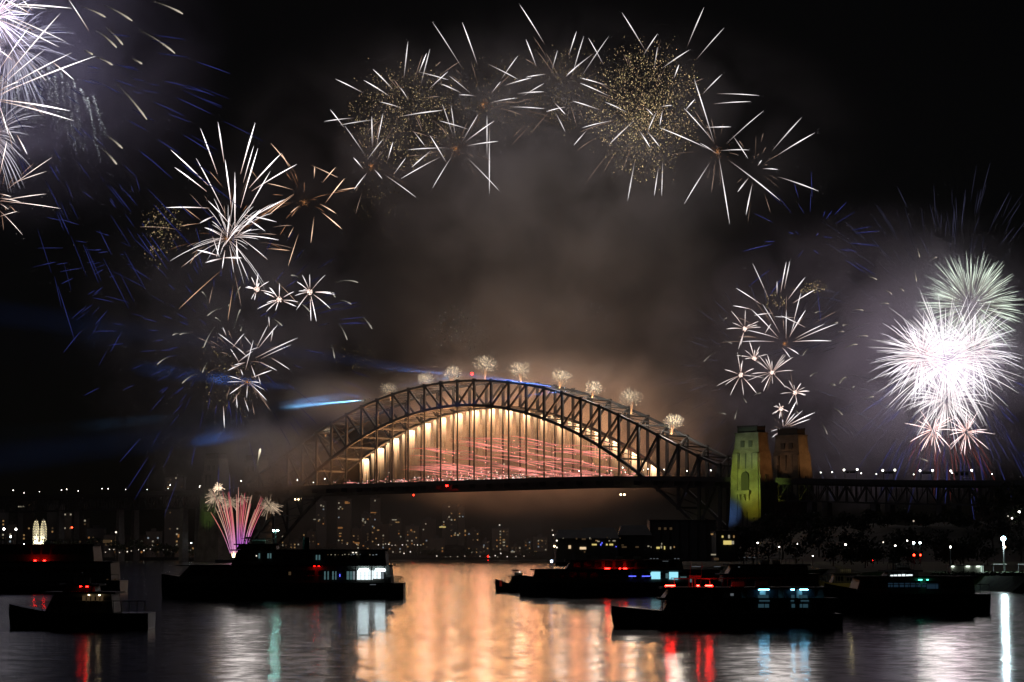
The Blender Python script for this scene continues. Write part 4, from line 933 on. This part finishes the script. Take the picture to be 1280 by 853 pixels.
traced('lowest white star of the column, just over the blue beam', 309, 478, 1780, [(518,467,590,467),(525,443,590,465),(527,515,590,472),(595,530,598,475),(675,540,605,470),(665,498,605,468),(650,470,602,466),(553,515,558,570),(585,530,603,583),(503,560,507,648)], Z3, r1=.45, k=2.2, inner=.6, core=2, glow=G * .5, group='star bursts over the barge')
# comet trails (single comma-shaped trails)
def comet(a, b, Y, label, group, r1=.75, col=(1, .9, .72), k=.7, bend=.12):
    A, B_ = at(*a, Y), at(*b, Y); m = MB(); L = (B_ - A).length; ctr = B_
    pts, rad, cols = [], [], []
    for i in range(8):
        t = i / 7; p = A.lerp(B_, t) + Vector((0, 0, bend * L * 4 * t * (1 - t) * .5))
        pts.append(p); rad.append(.12 + (r1 - .12) * t ** 1.5 if t < .99 else r1 * .35); cols.append(heat(col, .03 + k * t ** 2))
    m.tube(pts, rad, cols, 5)
    for i in range(24):
        t = rf.random(); p = A.lerp(B_, t) + Vector((rf.gauss(0, .5), rf.gauss(0, .5), rf.gauss(0, .5) + bend * L * 2 * t * (1 - t)))
        m.dot(p, rf.uniform(.1, .22), heat(col, rf.uniform(.05, .4) * k))
    tag(m.build('comet_trail', SPARK, None, ctr, True), label, 'firework', group)
L1 = [(540,5,650,50),(370,20,470,75),(290,25,375,62),(500,110,622,190),(345,110,415,170),(380,100,437,160),(415,300,522,425),(300,180,330,195),(345,205,400,232),(375,480,435,528),(365,530,415,585),(470,210,505,228)]
for a, b, c, d in L1: comet((a * .3516, b * .3516), (c * .3516, d * .3516), 1100, 'pale comma shaped comet trail flung from the top corner burst', 'comet trails by the corner burst', .58, (1, .88, .7), .75, .08)
L3 = [(340,275,302,282),(372,275,330,280),(300,365,242,397),(500,175,440,205),(440,140,418,110),(495,232,470,212),(945,75,1035,74),(960,240,992,300),(930,320,942,372),(1045,205,1090,257),(960,145,1008,160),(785,145,845,190),(915,105,945,132),(400,435,340,472),(470,250,425,330),(545,260,570,180),(577,245,571,266),(545,150,570,90),(690,215,735,245),(440,390,420,430),(810,60,770,45),(520,180,525,160)]
for a, b, c, d in L3: comet((120 + a * .3166, 330 + b * .3166), (120 + c * .3166, 330 + d * .3166), 1770, 'short pale comet trail curling around the left star column', 'comet trails around the left stars', .6, (1, .93, .78), .5, .2)
L6 = [(110,465,65,500),(140,335,160,320),(140,420,180,425),(190,470,225,480),(560,295,520,300),(500,440,470,475),(260,645,300,628),(205,690,192,735),(120,715,155,715),(220,645,240,668),(545,750,572,798),(530,545,500,560),(580,590,605,600),(655,560,620,590),(600,690,632,718),(430,690,455,715)]
for a, b, c, d in L6: comet((860 + a * .3049, 300 + b * .3049), (860 + c * .3049, 300 + d * .3049), 1780, 'short dim comet trail drifting around the right star column', 'comet trails around the right stars', .5, (1, .9, .75), .35, .2)
L7 = [(285,55,292,85),(330,95,350,85),(275,130,282,165),(225,188,240,198),(85,350,120,348),(40,390,85,375),(70,262,105,262),(20,335,40,333),(120,150,150,160),(180,195,200,208),(0,515,10,508),(20,500,48,485),(65,525,75,515),(105,560,140,550),(55,310,35,312),(160,240,190,240),(0,305,20,303),(275,755,320,765),(10,590,35,610)]
for a, b, c, d in L7: comet((1040 + a * .375, 290 + b * .375), (1040 + c * .375, 290 + d * .375), 1850, 'short cream comet trail beside the dense white burst', 'comet trails by the dense white burst', .6, (1, .88, .72), .55, .15)
# top corner
traced('huge white ray burst cut by the top corner', -3, 112, 1100, [(0,15,255,30),(215,47,0,300),(105,95,0,245),(158,178,0,310),(340,200,0,335),(255,188,0,325),(0,45,235,150),(0,70,210,168),(0,355,250,395),(0,360,262,430),(185,220,263,285),(0,410,55,510),(60,480,97,550),(75,290,0,320),(105,222,165,290),(0,180,45,215),(245,0,316,110),(0,20,165,32),(0,55,120,110),(20,0,105,48),(0,10,65,72),(0,90,20,110),(80,0,115,38),(0,380,30,480),(0,30,100,50),(0,340,80,300)], Z1, r1=.5, k=2.4, inner=.7, glow=1.7 * G, gcol=(.78, .75, 1), group='bursts in the top corner')
traced('pink tinted ray burst low at the picture edge under the corner burst', 0, 250, 1100, [(0,715,165,690),(0,705,75,720),(0,715,215,742),(0,770,62,752),(0,750,80,835),(30,670,185,560),(40,655,165,610),(25,500,0,620),(0,690,40,700),(0,725,30,745)], Z1, r1=.3, col=(1, .85, .78), k=2.4, inner=.6, glow=.6 * G, group='bursts in the top corner')
radial('violet white burst half out of the top corner', -8, 22, 1110, 78, 120, r1=.24, col=(.8, .76, 1), k=3, r0=.1, spread=(.3, 1), glow=2 * G, gcol=(.72, .68, 1), group='bursts in the top corner', parts=True)
Yw = 1110; m = MB(); ctr = at(45, 120, Yw)
for c in range(17):
    px0 = -14 + c * 8.2 + rf.uniform(-2, 2); top = 84 + (abs(px0 - 45) / 60) ** 2 * 26 + rf.uniform(-4, 8); ln = rf.uniform(55, 150) * (1 - abs(px0 - 40) / 150)
    wd_ = rf.uniform(.9, 2.4)
    for i in range(130):
        t = rf.random() ** 1.25; px = px0 + (px0 - 40) * .22 * t + rf.gauss(0, wd_) * (.6 + t * .8); py = top + ln * t
        m.dot(at(px, py, Yw + rf.uniform(-25, 25)), rf.uniform(.08, .19), heat((.9, .95, 1), rf.uniform(.2, 1.7) * (1 - .65 * t)))
tag(m.build('firework_willow', SPARK, None, ctr, True), 'silver willow of falling glitter curtains under the corner burst', 'firework', 'bursts in the top corner')
# blue streak shells
def blue_shell(label, cx, cy, Y, r0, r1, n, k, ang=None, L=(.1, .28), rad=.165, sag=.1, sq=1.0, col=BLU):
    ctr = at(cx, cy, Y); big = MB(); s = Y / F; t_ = thing('firework_burst', ctr, label, 'firework', 'faint blue shells')
    for i in range(n):
        a = rf.uniform(*(ang or (0, 6.283))); rr = rf.uniform(r0, r1); l = rr * rf.uniform(*L); dy = rf.uniform(-1, 1) * (r1 - rr * .6) * s
        pts, rad_, cols = [], [], []
        kk = k * rf.uniform(.4, 1.2)
        for j in range(5):
            t = j / 4; q = rr + l * t
            pts.append(Vector((q * math.cos(a) * s, dy, (q * math.sin(a) * sq - sag * (q / r1) ** 2 * r1) * s))); e = math.sin(math.pi * (.12 + .76 * t))
            rad_.append(rad * (.5 + .5 * e)); cols.append(heat(col, kk * e))
        m = big if i >= 100 else MB()
        m.tube(pts, rad_, cols, 4)
        if i < 100: m.build('spark_trail', SPARK, t_, None, True)
    if n > 100: tag(big.build('spark_trails', SPARK, t_, None, True), kind='stuff')
radial('dense violet white burst filling the top corner behind the willow', 10, 60, 1140, 100, 230, r1=.22, col=(.8, .78, 1), k=.95, r0=.12, spread=(.35, 1), sag=.1, group='bursts in the top corner', inner=.6)
radial('violet white burst at the frame edge below the corner', -12, 170, 1130, 80, 110, r1=.2, col=(.9, .86, 1), k=1.0, r0=.12, spread=(.4, 1), sag=.1, group='bursts in the top corner', inner=.6)
radial('thin dense white spray inside the tallest star over the barge', 285, 298, 1785, 82, 46, r1=.34, k=1.6, r0=.08, spread=(.35, 1), up=.35, sag=.06, inner=.5, group='star bursts over the barge')
blue_shell('wide blue streak shell falling away from the top corner burst', -20, 70, 1120, 90, 300, 95, .17, (-1.3, .25), sag=.22, L=(.08, .2))
blue_shell('faint blue streak shell around the lower left stars', 285, 430, 1790, 50, 165, 150, .2, None, sag=.12)
blue_shell('very faint blue streak shell left of the tallest star', 195, 320, 1800, 40, 130, 45, .22, (1.8, 4.2), sag=.1)
blue_shell('blue streaks raining from the dense white burst', 1192, 448, 1900, 70, 128, 110, .26, (-2.9, -.25), sag=.15, L=(.12, .4))
blue_shell('faint grey violet streak halo around the dense white burst', 1185, 420, 1930, 95, 190, 120, .09, (0, 3.3), sag=.12, L=(.15, .4), col=(.5, .5, 1))
blue_shell('small blue streaks above the right star column', 1015, 300, 1850, 8, 62, 30, .32, None, sag=.05, L=(.3, .8))
blue_shell('faint streak halo around the right star column', 965, 470, 1820, 60, 130, 90, .1, None, sag=.15, L=(.2, .4), col=(.55, .55, 1))
blue_shell('red streaks raining under the dense white burst', 1178, 500, 1900, 30, 78, 60, .26, (-2.3, -.8), sag=.05, L=(.2, .6), col=(1, .2, .16))
# right column
traced('tall white star with bent rays above the two pylons', 981, 430, 1800, [(265,97,330,240),(403,90,380,215),(418,86,395,200),(365,170,365,225),(481,153,410,245),(520,205,430,260),(197,198,300,265),(185,270,260,285),(260,285,370,400),(305,263,375,380),(403,287,402,405),(463,217,430,350),(440,330,420,390),(483,287,415,400),(560,345,440,405),(615,342,440,415),(590,415,430,418),(215,418,355,418),(240,370,370,405),(380,310,483,360),(405,440,455,470),(385,440,420,485),(340,345,315,385),(270,310,350,300),(355,315,440,320)], Z6, r1=.6, k=1.7, inner=.6, core=3, glow=.12 * G, group='star bursts above the pylons')
for px, py, R, n, up, lb in ((931, 411, 34, 10, .5, 'small pinkish star left of the tall star above the pylons'), (943, 448, 26, 11, .3, 'small star tucked under the pinkish one'), (926, 469, 33, 12, .0, 'outermost small star on the bridge side of the pylons'), (965, 466, 34, 16, .1, 'medium star under the tall one above the pylons'), (994, 491, 24, 12, 0, 'small star low on the far side above the pylons'), (976, 511, 13, 9, 0, 'tiny orange star just above the pylon gap')):
    radial(lb, px, py, 1800, R, n, r1=.42, k=1.8, r0=.12, up=up, spread=(.6, 1.05), col=(1, .88, .84), inner=.7, core=2.2, glow=G * .3, group='star bursts above the pylons')
traced('white fan burst rising from between the two pylons', 978, 538, 1790, [(445,660,400,750),(440,710,395,765),(520,708,410,760),(500,735,420,765),(340,785,380,775),(345,810,372,790),(388,735,390,765),(470,700,400,765)], Z6, r1=.58, k=1.7, inner=.8, glow=G * .5, group='star bursts above the pylons')
# dense white burst on the right
radial('dense overexposed white burst low over the viaduct', 1182, 452, 1900, 102, 400, r1=.34, k=1.7, r0=.12, spread=(.45, 1.02), sag=.05, glow=2.2 * G, gcol=(1, .76, .84), group='dense bursts over the viaduct', inner=.8, c_in=(1, .9, .95))
radial('white burst overlapping the dense one towards the frame edge', 1216, 440, 1920, 74, 190, r1=.31, col=(.96, .92, 1), k=2.2, r0=.12, spread=(.5, 1.02), sag=.06, group='dense bursts over the viaduct', inner=.7)
radial('white burst overlapping the dense one on its pylon side', 1152, 446, 1880, 72, 180, r1=.31, col=(.97, .9, 1), k=2.2, r0=.12, spread=(.5, 1.02), sag=.06, group='dense bursts over the viaduct', inner=.7)
radial('white burst hanging under the dense one', 1182, 500, 1890, 62, 150, r1=.3, k=2.0, r0=.12, spread=(.5, 1.02), sag=.08, group='dense bursts over the viaduct', inner=.7, c_in=(1, .8, .8))
radial('greenish white needle burst rising behind the dense white one', 1214, 384, 1930, 72, 420, r1=.28, col=GRN, k=1.5, r0=.35, spread=(.7, 1.04), sag=.03, inner=.3, glow=.8 * G, group='dense bursts over the viaduct', parts=False)
radial('pink spiky star low in the dense white burst', 1166, 538, 1880, 38, 34, r1=.36, col=(1, .74, .72), k=3, r0=.1, spread=(.6, 1), glow=G, group='dense bursts over the viaduct')
radial('second pink spiky star low in the dense burst, on the frame side', 1208, 540, 1880, 36, 32, r1=.36, col=(1, .78, .78), k=3, r0=.1, spread=(.6, 1), group='dense bursts over the viaduct')
glitter('silver glitter fall at the frame side of the dense white burst', 1262, 450, 1910, 22, 50, 420, r=(.15, .32), col=(.9, 1, .9), k=(.1, .7), group='dense bursts over the viaduct')
# barge fountain fan
fm = thing('spark_fountain', at(297, 695, 1500), 'fan of pink and purple spark jets shooting from the barge', 'firework')
Yb = 1500; o0 = at(297, 695, Yb)
for i in range(30):
    f_ = -1 + 2 * i / 29 + rf.uniform(-.05, .05); x1 = 297 + f_ * 33 + rf.uniform(-3, 3); y1 = 622 - (1 - abs(f_)) * 12 + rf.uniform(-6, 20)
    base = 297 + f_ * 9; m = MB(); A, B_ = at(base, 692, Yb), at(x1, y1, Yb + rf.uniform(-14, 14)); pts, cols, rad = [], [], []
    c1 = rf.choice([(1, .3, .25), (1, .5, .4), (1, .62, .42), (1, .2, .25)]); c0 = VIO if f_ > -.2 else (1, .4, .8)
    for j in range(8):
        t = j / 7; pts.append(A.lerp(B_, t) + Vector((f_ * -1.2 * math.sin(math.pi * t), 0, 0))); u = min(1, max(0, (t - .15) / .4))
        cols.append(heat(tuple(c0[q] * (1 - u) + c1[q] * u for q in range(3)), (1.0 if t < .75 else 1.0 - (t - .75) * 2.6) * rf.uniform(.8, 1.0) * .9)); rad.append(.13 + .12 * t)
    m.tube(pts, rad, cols, 4); m.build('spark_jet', SPARK, fm, o0, True)
for dx in (-5, 0.5, 4.5):
    m = MB()
    for q in range(26):
        a = at(297 + dx + rf.uniform(-1, 1), 697, Yb); m.tube([a, a + Vector((rf.gauss(0, .5), rf.gauss(0, .3), rf.uniform(1.5, 4.6)))], [.3, .08], [heat((1, .72, .42), 6), heat((1, .5, .25), 2.5)], 4)
    m.build('flame', SPARK, fm, o0, True)
for hx, hy, R, n, kk in ((273, 609, 8, 90, 3), (270, 622, 18, 130, .9), (288, 628, 16, 110, .7), (303, 624, 9, 60, .7), (336, 632, 17, 150, .8)):
    m = MB(); c = at(hx, hy, Yb)
    for q in range(n):
        d = Vector((rf.gauss(.1 if hx > 320 else -.1, 1), rf.gauss(0, 1), rf.gauss(0, .7))).normalized() * R * Yb / F * rf.uniform(.2, 1) ** .8 * rf.uniform(.7, 1.25); e = c + d - Vector((0, 0, abs(d.x) * .3))
        m.tube([c + d * .35, e], [.05, .12], [heat((1, .75, .5), kk * .5), heat((1, .72, .5), kk * rf.uniform(.3, 1.2))], 3)
    m.build('spark_plume', SPARK, fm, o0, True)
point('fountain_light', (0, 0, 12), 2e4, (1, .5, .5), 1.5, fm)
comet((321, 583), (325.5, 561), 1520, 'cream comet streak rising straight above the barge fountain', None, 1.0, (1, .85, .6), 1.6, 0)
# spark fountains along the top of the arch
FX = [(408, 531, 8, .25), (440, 512, 7, .15), (489, 494, 13, .5), (530, 484, 14, .8), (564, 474, 11, .9), (606, 470, 15, 1.0), (651, 479, 15, 1.0), (699, 483, 14, 1.0), (740, 493, 14, 1.2), (788, 509, 15, 1.0), (838, 532, 15, 1.6)]
for i, (px, py, R, kk) in enumerate(FX):
    s = min(range(-260, 261), key=lambda q: abs(640 + F * math.cos(PITCH) * bw(q, 0, 0).x / bw(q, 0, 0).y * 1.0 - px))
    base = bw(s, 0, zt(s) + .8); Y = base.y
    t = thing('spark_fountain', base, '%s spark fountain from the far end, bursting on top of the arch' % nth(i), 'firework', 'spark fountains on the arch top')
    R *= rf.uniform(.85, 1.2); hc = Vector((rf.uniform(-.25, .25) * R * Y / F, 0, R * rf.uniform(.85, 1.15) * Y / F)); rr = R * Y / F
    m = MB()
    for q in range(9): m.tube([(rf.gauss(0, .2), rf.gauss(0, .2), 0), hc * .75 + Vector((rf.gauss(0, 1.3), rf.gauss(0, 1.3), 0))], [.12, .1], [heat((1, .5, .22), 1.4 * kk), heat((1, .5, .3), .35 * kk)], 3)
    m.ball((0, 0, .5), .5, heat((1, .55, .2), 3 * kk), 6, 4); m.build('spark_stem', SPARK, t, None, True)
    m = MB()
    for q in range(330):
        d = Vector((rf.gauss(0, 1), rf.gauss(0, 1), rf.gauss(.3, 1))).normalized() * (rf.random() ** .55); d.z *= .74
        p = hc + d * rr * rf.uniform(.8, 1.12)
        if q % 4: m.dot(p, rf.uniform(.1, .24), heat((1, rf.uniform(.72, .86), rf.uniform(.42, .62)), kk * rf.uniform(.3, 2.4)))
        else: m.tube([hc * .8 + (p - hc * .8) * .72, p], [.06, .15], [heat((1, .8, .6), kk * .3), heat((1, .8, .55), kk * rf.uniform(.5, 2))], 3)
    m.build('spark_head', SPARK, t, None, True)
    point('fountain_light', hc, 2.0e4 * kk, (1, .86, .72), 4, t)
# waterfalls of sparks under the arch
wi = 0
for i in range(6, 24):
    for frac, wd, kk in ((.22, 2.5, 1.0), (.74, 1.1, .4)):
        s = NODES[i] + 18 * frac; z1 = zb(s) - 1.2; d = zd(s)
        if z1 < d + 5: continue
        base = bw(s, 17.5, z1); wd_ = wd * 1.6
        t = thing('spark_waterfall', base, '%s golden spark waterfall from the far end, pouring from under the arch' % nth(wi), 'firework', 'spark waterfalls under the arch'); wi += 1
        fall = min(z1 - d - .5, 52); m = MB()
        for q in range(int(22 * wd)):
            x = rf.uniform(-wd_, wd_) * (.55 + .0); y = rf.uniform(-1.5, 1.5); L = min(fall, rf.uniform(6, 22) if q % 5 else rf.uniform(22, 46)); top = rf.uniform(-2.0, 0)
            pts, cols, rad = [], [], []
            for j in range(7):
                u = j / 6; zz = top - L * u; g = math.exp(-u * L / 6.5)
                pts.append((x * (1 + .5 * u), y, zz)); kq = kk * (3.7 * g + .55 * (1 - u)) * (1.0 if i > 5 else 1.0)
                cols.append(tuple((a * g + b * (1 - g)) * kq for a, b in zip((1, .74, .42), (1, .52, .24)))); rad.append((.3 * g + .13) * (1 - .5 * u))
            m.tube(pts, rad, cols, 3)
        m.build('spark_curtain', SPARK, t, None, True)
        if frac < .5: point('waterfall_light', (0, 0, -6), 5.6e4, (1, .43, .16), 5, t); t.rotation_euler = (0, 0, -TH)
        else: t.rotation_euler = (0, 0, -TH)
# red comets shot along the deck
ci = 0
for i in range(120):
    py = rf.choice([545, 552, 558, 564, 571, 576, 580, 585, 588, 592, 594, 596]) + rf.uniform(-3, 3); px = rf.uniform(530, 750); ln = rf.uniform(24, 80)
    if py < 560 and (px < 590): px += 70
    if py < 548: continue
    slope = rf.uniform(.0, .22); Y = bw((px - 571) * .86, rf.uniform(-8, 12), 0).y
    a, b = (px - ln / 2, py - ln * slope / 2), (px + ln / 2, min(599, py + ln * slope / 2))
    A, B_ = at(*a, Y + 6), at(*b, Y - 6); m = MB()
    streak(m, A, B_, .14, .3, heat((1, .26, .2), .3), heat((1, .32, .26), rf.uniform(.6, 1.6)), .03, 6, 4); m.ball(B_, .42, heat((1, .4, .3), 2), 6, 4)
    tag(m.build('red_comet', SPARK, None, B_, True), 'thin red comet trail crossing under the arch above the deck', 'firework', 'red comets under the arch'); ci += 1
dk = thing('deck_spark_row', bw(20, -10, zd(20)), 'row of small pink and white sparkles burning along the bridge deck', 'firework')
m = MB(); o1 = bw(20, -10, zd(20))
for i in range(700):
    s = rf.triangular(-150, 165, 20); p = bw(s, rf.uniform(-12, 12), zd(s) + .8 + abs(rf.gauss(0, 3.2)))
    m.dot(p, rf.uniform(.2, .5), heat(rf.choice([(1, .35, .3), (1, .25, .2), (1, .8, .6), (1, .9, .85), (1, .5, .45)]), rf.uniform(.3, 2.2)))
tag(m.build('sparkles', SPARK, dk, o1, True), kind='stuff')
m = MB()
for i in range(40):
    s = rf.uniform(-150, 165); p = bw(s, rf.uniform(-10, 10), zd(s) + rf.uniform(1, 4)); q = p + Vector((rf.uniform(-9, 9), 0, rf.uniform(-.6, .6))); m.tube([p, q], [.2, .26], [heat((1, .25, .22), .5), heat((1, .4, .35), 1.6)], 4)
tag(m.build('spark_dashes', SPARK, dk, o1, True), kind='stuff')
for s in (-60, 0, 50, 100, 140): point('deck_spark_light', bw(s, 10, zd(s) + 14) - o1, 2.0e4, (1, .33, .18), 8, dk)

# searchlights on the arch throwing blue beams
def search(px, py, tpx, tpy, o, e, col, deg, label, along=.95):
    s = min(range(-260, 261), key=lambda q: abs(640 + F * bw(q, o, 0).x / bw(q, o, 0).y - px)); b = bw(s, o, 0); p = at(px, py, b.y)
    tg = at(tpx, tpy, b.y + (px - tpx) / F * b.y * along)
    t = thing('searchlight', p, label, 'searchlight', 'searchlights on the arch')
    d = (tg - p).normalized()
    m = MB(); m.tube([-d * 1.3, Vector((0, 0, 0))], [.45, .6], k=10); m.bar((0, 0, -1.6), (0, 0, -.4), .25, .25, (1, 0, 0)); m.build('housing', POLE, t)
    m = MB(); m.tube([d * .02, d * .08], [.52, .52], k=10); m.build('lens', emit('searchlight_lens', (.55, .8, 1), 14), t)
    spot('beam', p + d * .3, tg, e, col, deg, 1.0, .4, t, p)
EB = 1.3e8
search(456, 500, 330, 512, -16, .7 * EB, (.18, .55, 1), 3.2, 'searchlight on the far shoulder of the arch, throwing the longest blue beam', .62)
search(462, 498, 370, 486, 16, .16 * EB, (.1, .3, 1), 4, 'searchlight throwing the upper dim blue beam from the far shoulder')
search(572, 470.5, 450, 492, -16, .55 * EB, (.14, .42, 1), 4.5, 'searchlight near the arch crown, throwing a short blue white beam', .5)
search(573, 470, 520, 464, 10, .12 * EB, (.1, .3, 1), 6, 'second searchlight near the arch crown with the upward beam', .5)
search(706, 485, 600, 471, -14, 4.0 * EB, (.04, .22, 1), 3.2, 'searchlight past the crown, throwing the blue beam along the top chord', .6)
search(708, 489, 590, 503, -18.5, 2.6 * EB, (.04, .24, 1), 4.0, 'searchlight past the crown, throwing the wide beam through the truss', .6)

# ------------------------------------------------------------------ smoke and haze
def vol_mat(name, dens, col, scale, seed, lo=.35, hi=.7, edge=.75, step=1.0):
    m = bpy.data.materials.new(name); m.use_nodes = True; n = m.node_tree.nodes; l = m.node_tree.links; n.remove(n['Principled BSDF'])
    v = n.new('ShaderNodeVolumePrincipled'); v.inputs['Color'].default_value = (*col, 1); v.inputs['Anisotropy'].default_value = .1
    tc = n.new('ShaderNodeTexCoord'); ln = n.new('ShaderNodeVectorMath'); ln.operation = 'LENGTH'; l.new(tc.outputs['Object'], ln.inputs[0])
    fo = n.new('ShaderNodeMapRange'); fo.interpolation_type = 'SMOOTHSTEP'; fo.inputs['From Min'].default_value = 1.0; fo.inputs['From Max'].default_value = 1 - edge; fo.inputs['To Min'].default_value = 0; fo.inputs['To Max'].default_value = 1
    l.new(ln.outputs['Value'], fo.inputs['Value'])
    g = n.new('ShaderNodeNewGeometry'); mp = n.new('ShaderNodeMapping'); mp.inputs['Location'].default_value = (seed * 37.1, seed * 11.7, seed * 5.3); mp.inputs['Scale'].default_value = (1 / scale,) * 3
    l.new(g.outputs['Position'], mp.inputs['Vector'])
    t = n.new('ShaderNodeTexNoise'); t.inputs['Scale'].default_value = 1; t.inputs['Detail'].default_value = 3.5; t.inputs['Roughness'].default_value = .55; t.inputs['Distortion'].default_value = .6
    l.new(mp.outputs[0], t.inputs['Vector'])
    r = n.new('ShaderNodeMapRange'); r.inputs['From Min'].default_value = lo; r.inputs['From Max'].default_value = hi; r.inputs['To Min'].default_value = 0.08; r.inputs['To Max'].default_value = 1; l.new(t.outputs['Fac'], r.inputs['Value'])
    a = n.new('ShaderNodeMath'); a.operation = 'MULTIPLY'; l.new(fo.outputs[0], a.inputs[0]); l.new(r.outputs[0], a.inputs[1])
    b = n.new('ShaderNodeMath'); b.operation = 'MULTIPLY'; b.inputs[1].default_value = dens; l.new(a.outputs[0], b.inputs[0]); l.new(b.outputs[0], v.inputs['Density'])
    l.new(v.outputs[0], n['Material Output'].inputs['Volume'])
    m.cycles.volume_step_rate = step
    return m
def smoke(ctr, rad, dens, label, scale=90, seed=1, col=(.9, .87, .85), rz=0, lo=.35, hi=.7, step=.35):
    m = MB().ball((0, 0, 0), 1, None, 24, 14); o = m.build('smoke', vol_mat('drifting_smoke', dens, col, scale, seed, lo, hi, .8, step))
    o.location = ctr; o.scale = rad; o.rotation_euler = (0, 0, rz); tag(o, label, kind='stuff')
smoke(bw(10, 50, 98), (226, 42, 74), .042, 'glowing smoke filling the space under the arch', 34, 8, rz=-TH)
smoke(bw(0, 70, 190), (270, 80, 190), .0032, 'brown smoke rising behind the arch', 55, 1, rz=-TH)
smoke(at(640, 330, 1850), (170, 90, 170), .0014, 'thin smoke column above the arch crown', 55, 2, lo=.42, hi=.62)
smoke(at(1095, 445, 1960), (240, 110, 150), .024, 'violet grey smoke around the dense white burst', 48, 3, col=(.86, .8, 1), lo=.4, hi=.64)
smoke(at(290, 400, 1900), (165, 90, 175), .0075, 'thin dark smoke behind the left stars', 46, 4, col=(.82, .82, 1), lo=.4, hi=.64)
smoke(at(680, 170, 1790), (300, 80, 125), .0048, 'thin smoke drifting under the high burst row', 50, 5, col=(.86, .84, .95), lo=.4, hi=.64)
smoke(bw(0, 0, 133), (210, 36, 30), .0015, 'thin smoke around the top of the arch', 50, 10, rz=-TH, lo=.1, hi=.5)
smoke(at(262, 592, 1800), (70, 40, 48), .011, 'dark smoke drifting before the far pylons', 40, 11)
smoke(at(345, 578, 1765), (78, 50, 44), .013, 'grey smoke swallowing the far foot of the arch', 36, 13, lo=.25, hi=.6)
smoke(at(560, 655, 2020), (330, 130, 60), .0030, 'low smoke hanging over the water behind the deck', 60, 12, lo=.25, hi=.65)
smoke(at(418, 501, 1750), (52, 55, 26), .010, 'thin smoke crossed by the long blue beam', 60, 9, lo=.2, hi=.6)
smoke(at(30, 70, 1170), (120, 70, 105), .012, 'violet smoke behind the corner burst', 40, 6, col=(.84, .8, 1), lo=.38, hi=.64)
hz = MB().box(-1299, 1299, -59, 3299, -1, 640)
hm = bpy.data.materials.new('night_haze'); hm.use_nodes = True; n = hm.node_tree.nodes; n.remove(n['Principled BSDF'])
v = n.new('ShaderNodeVolumePrincipled'); v.inputs['Color'].default_value = (.9, .9, .92, 1); v.inputs['Density'].default_value = .000018; v.inputs['Anisotropy'].default_value = .1
hm.node_tree.links.new(v.outputs[0], n['Material Output'].inputs['Volume'])
tag(hz.build('haze', hm), kind='stuff')
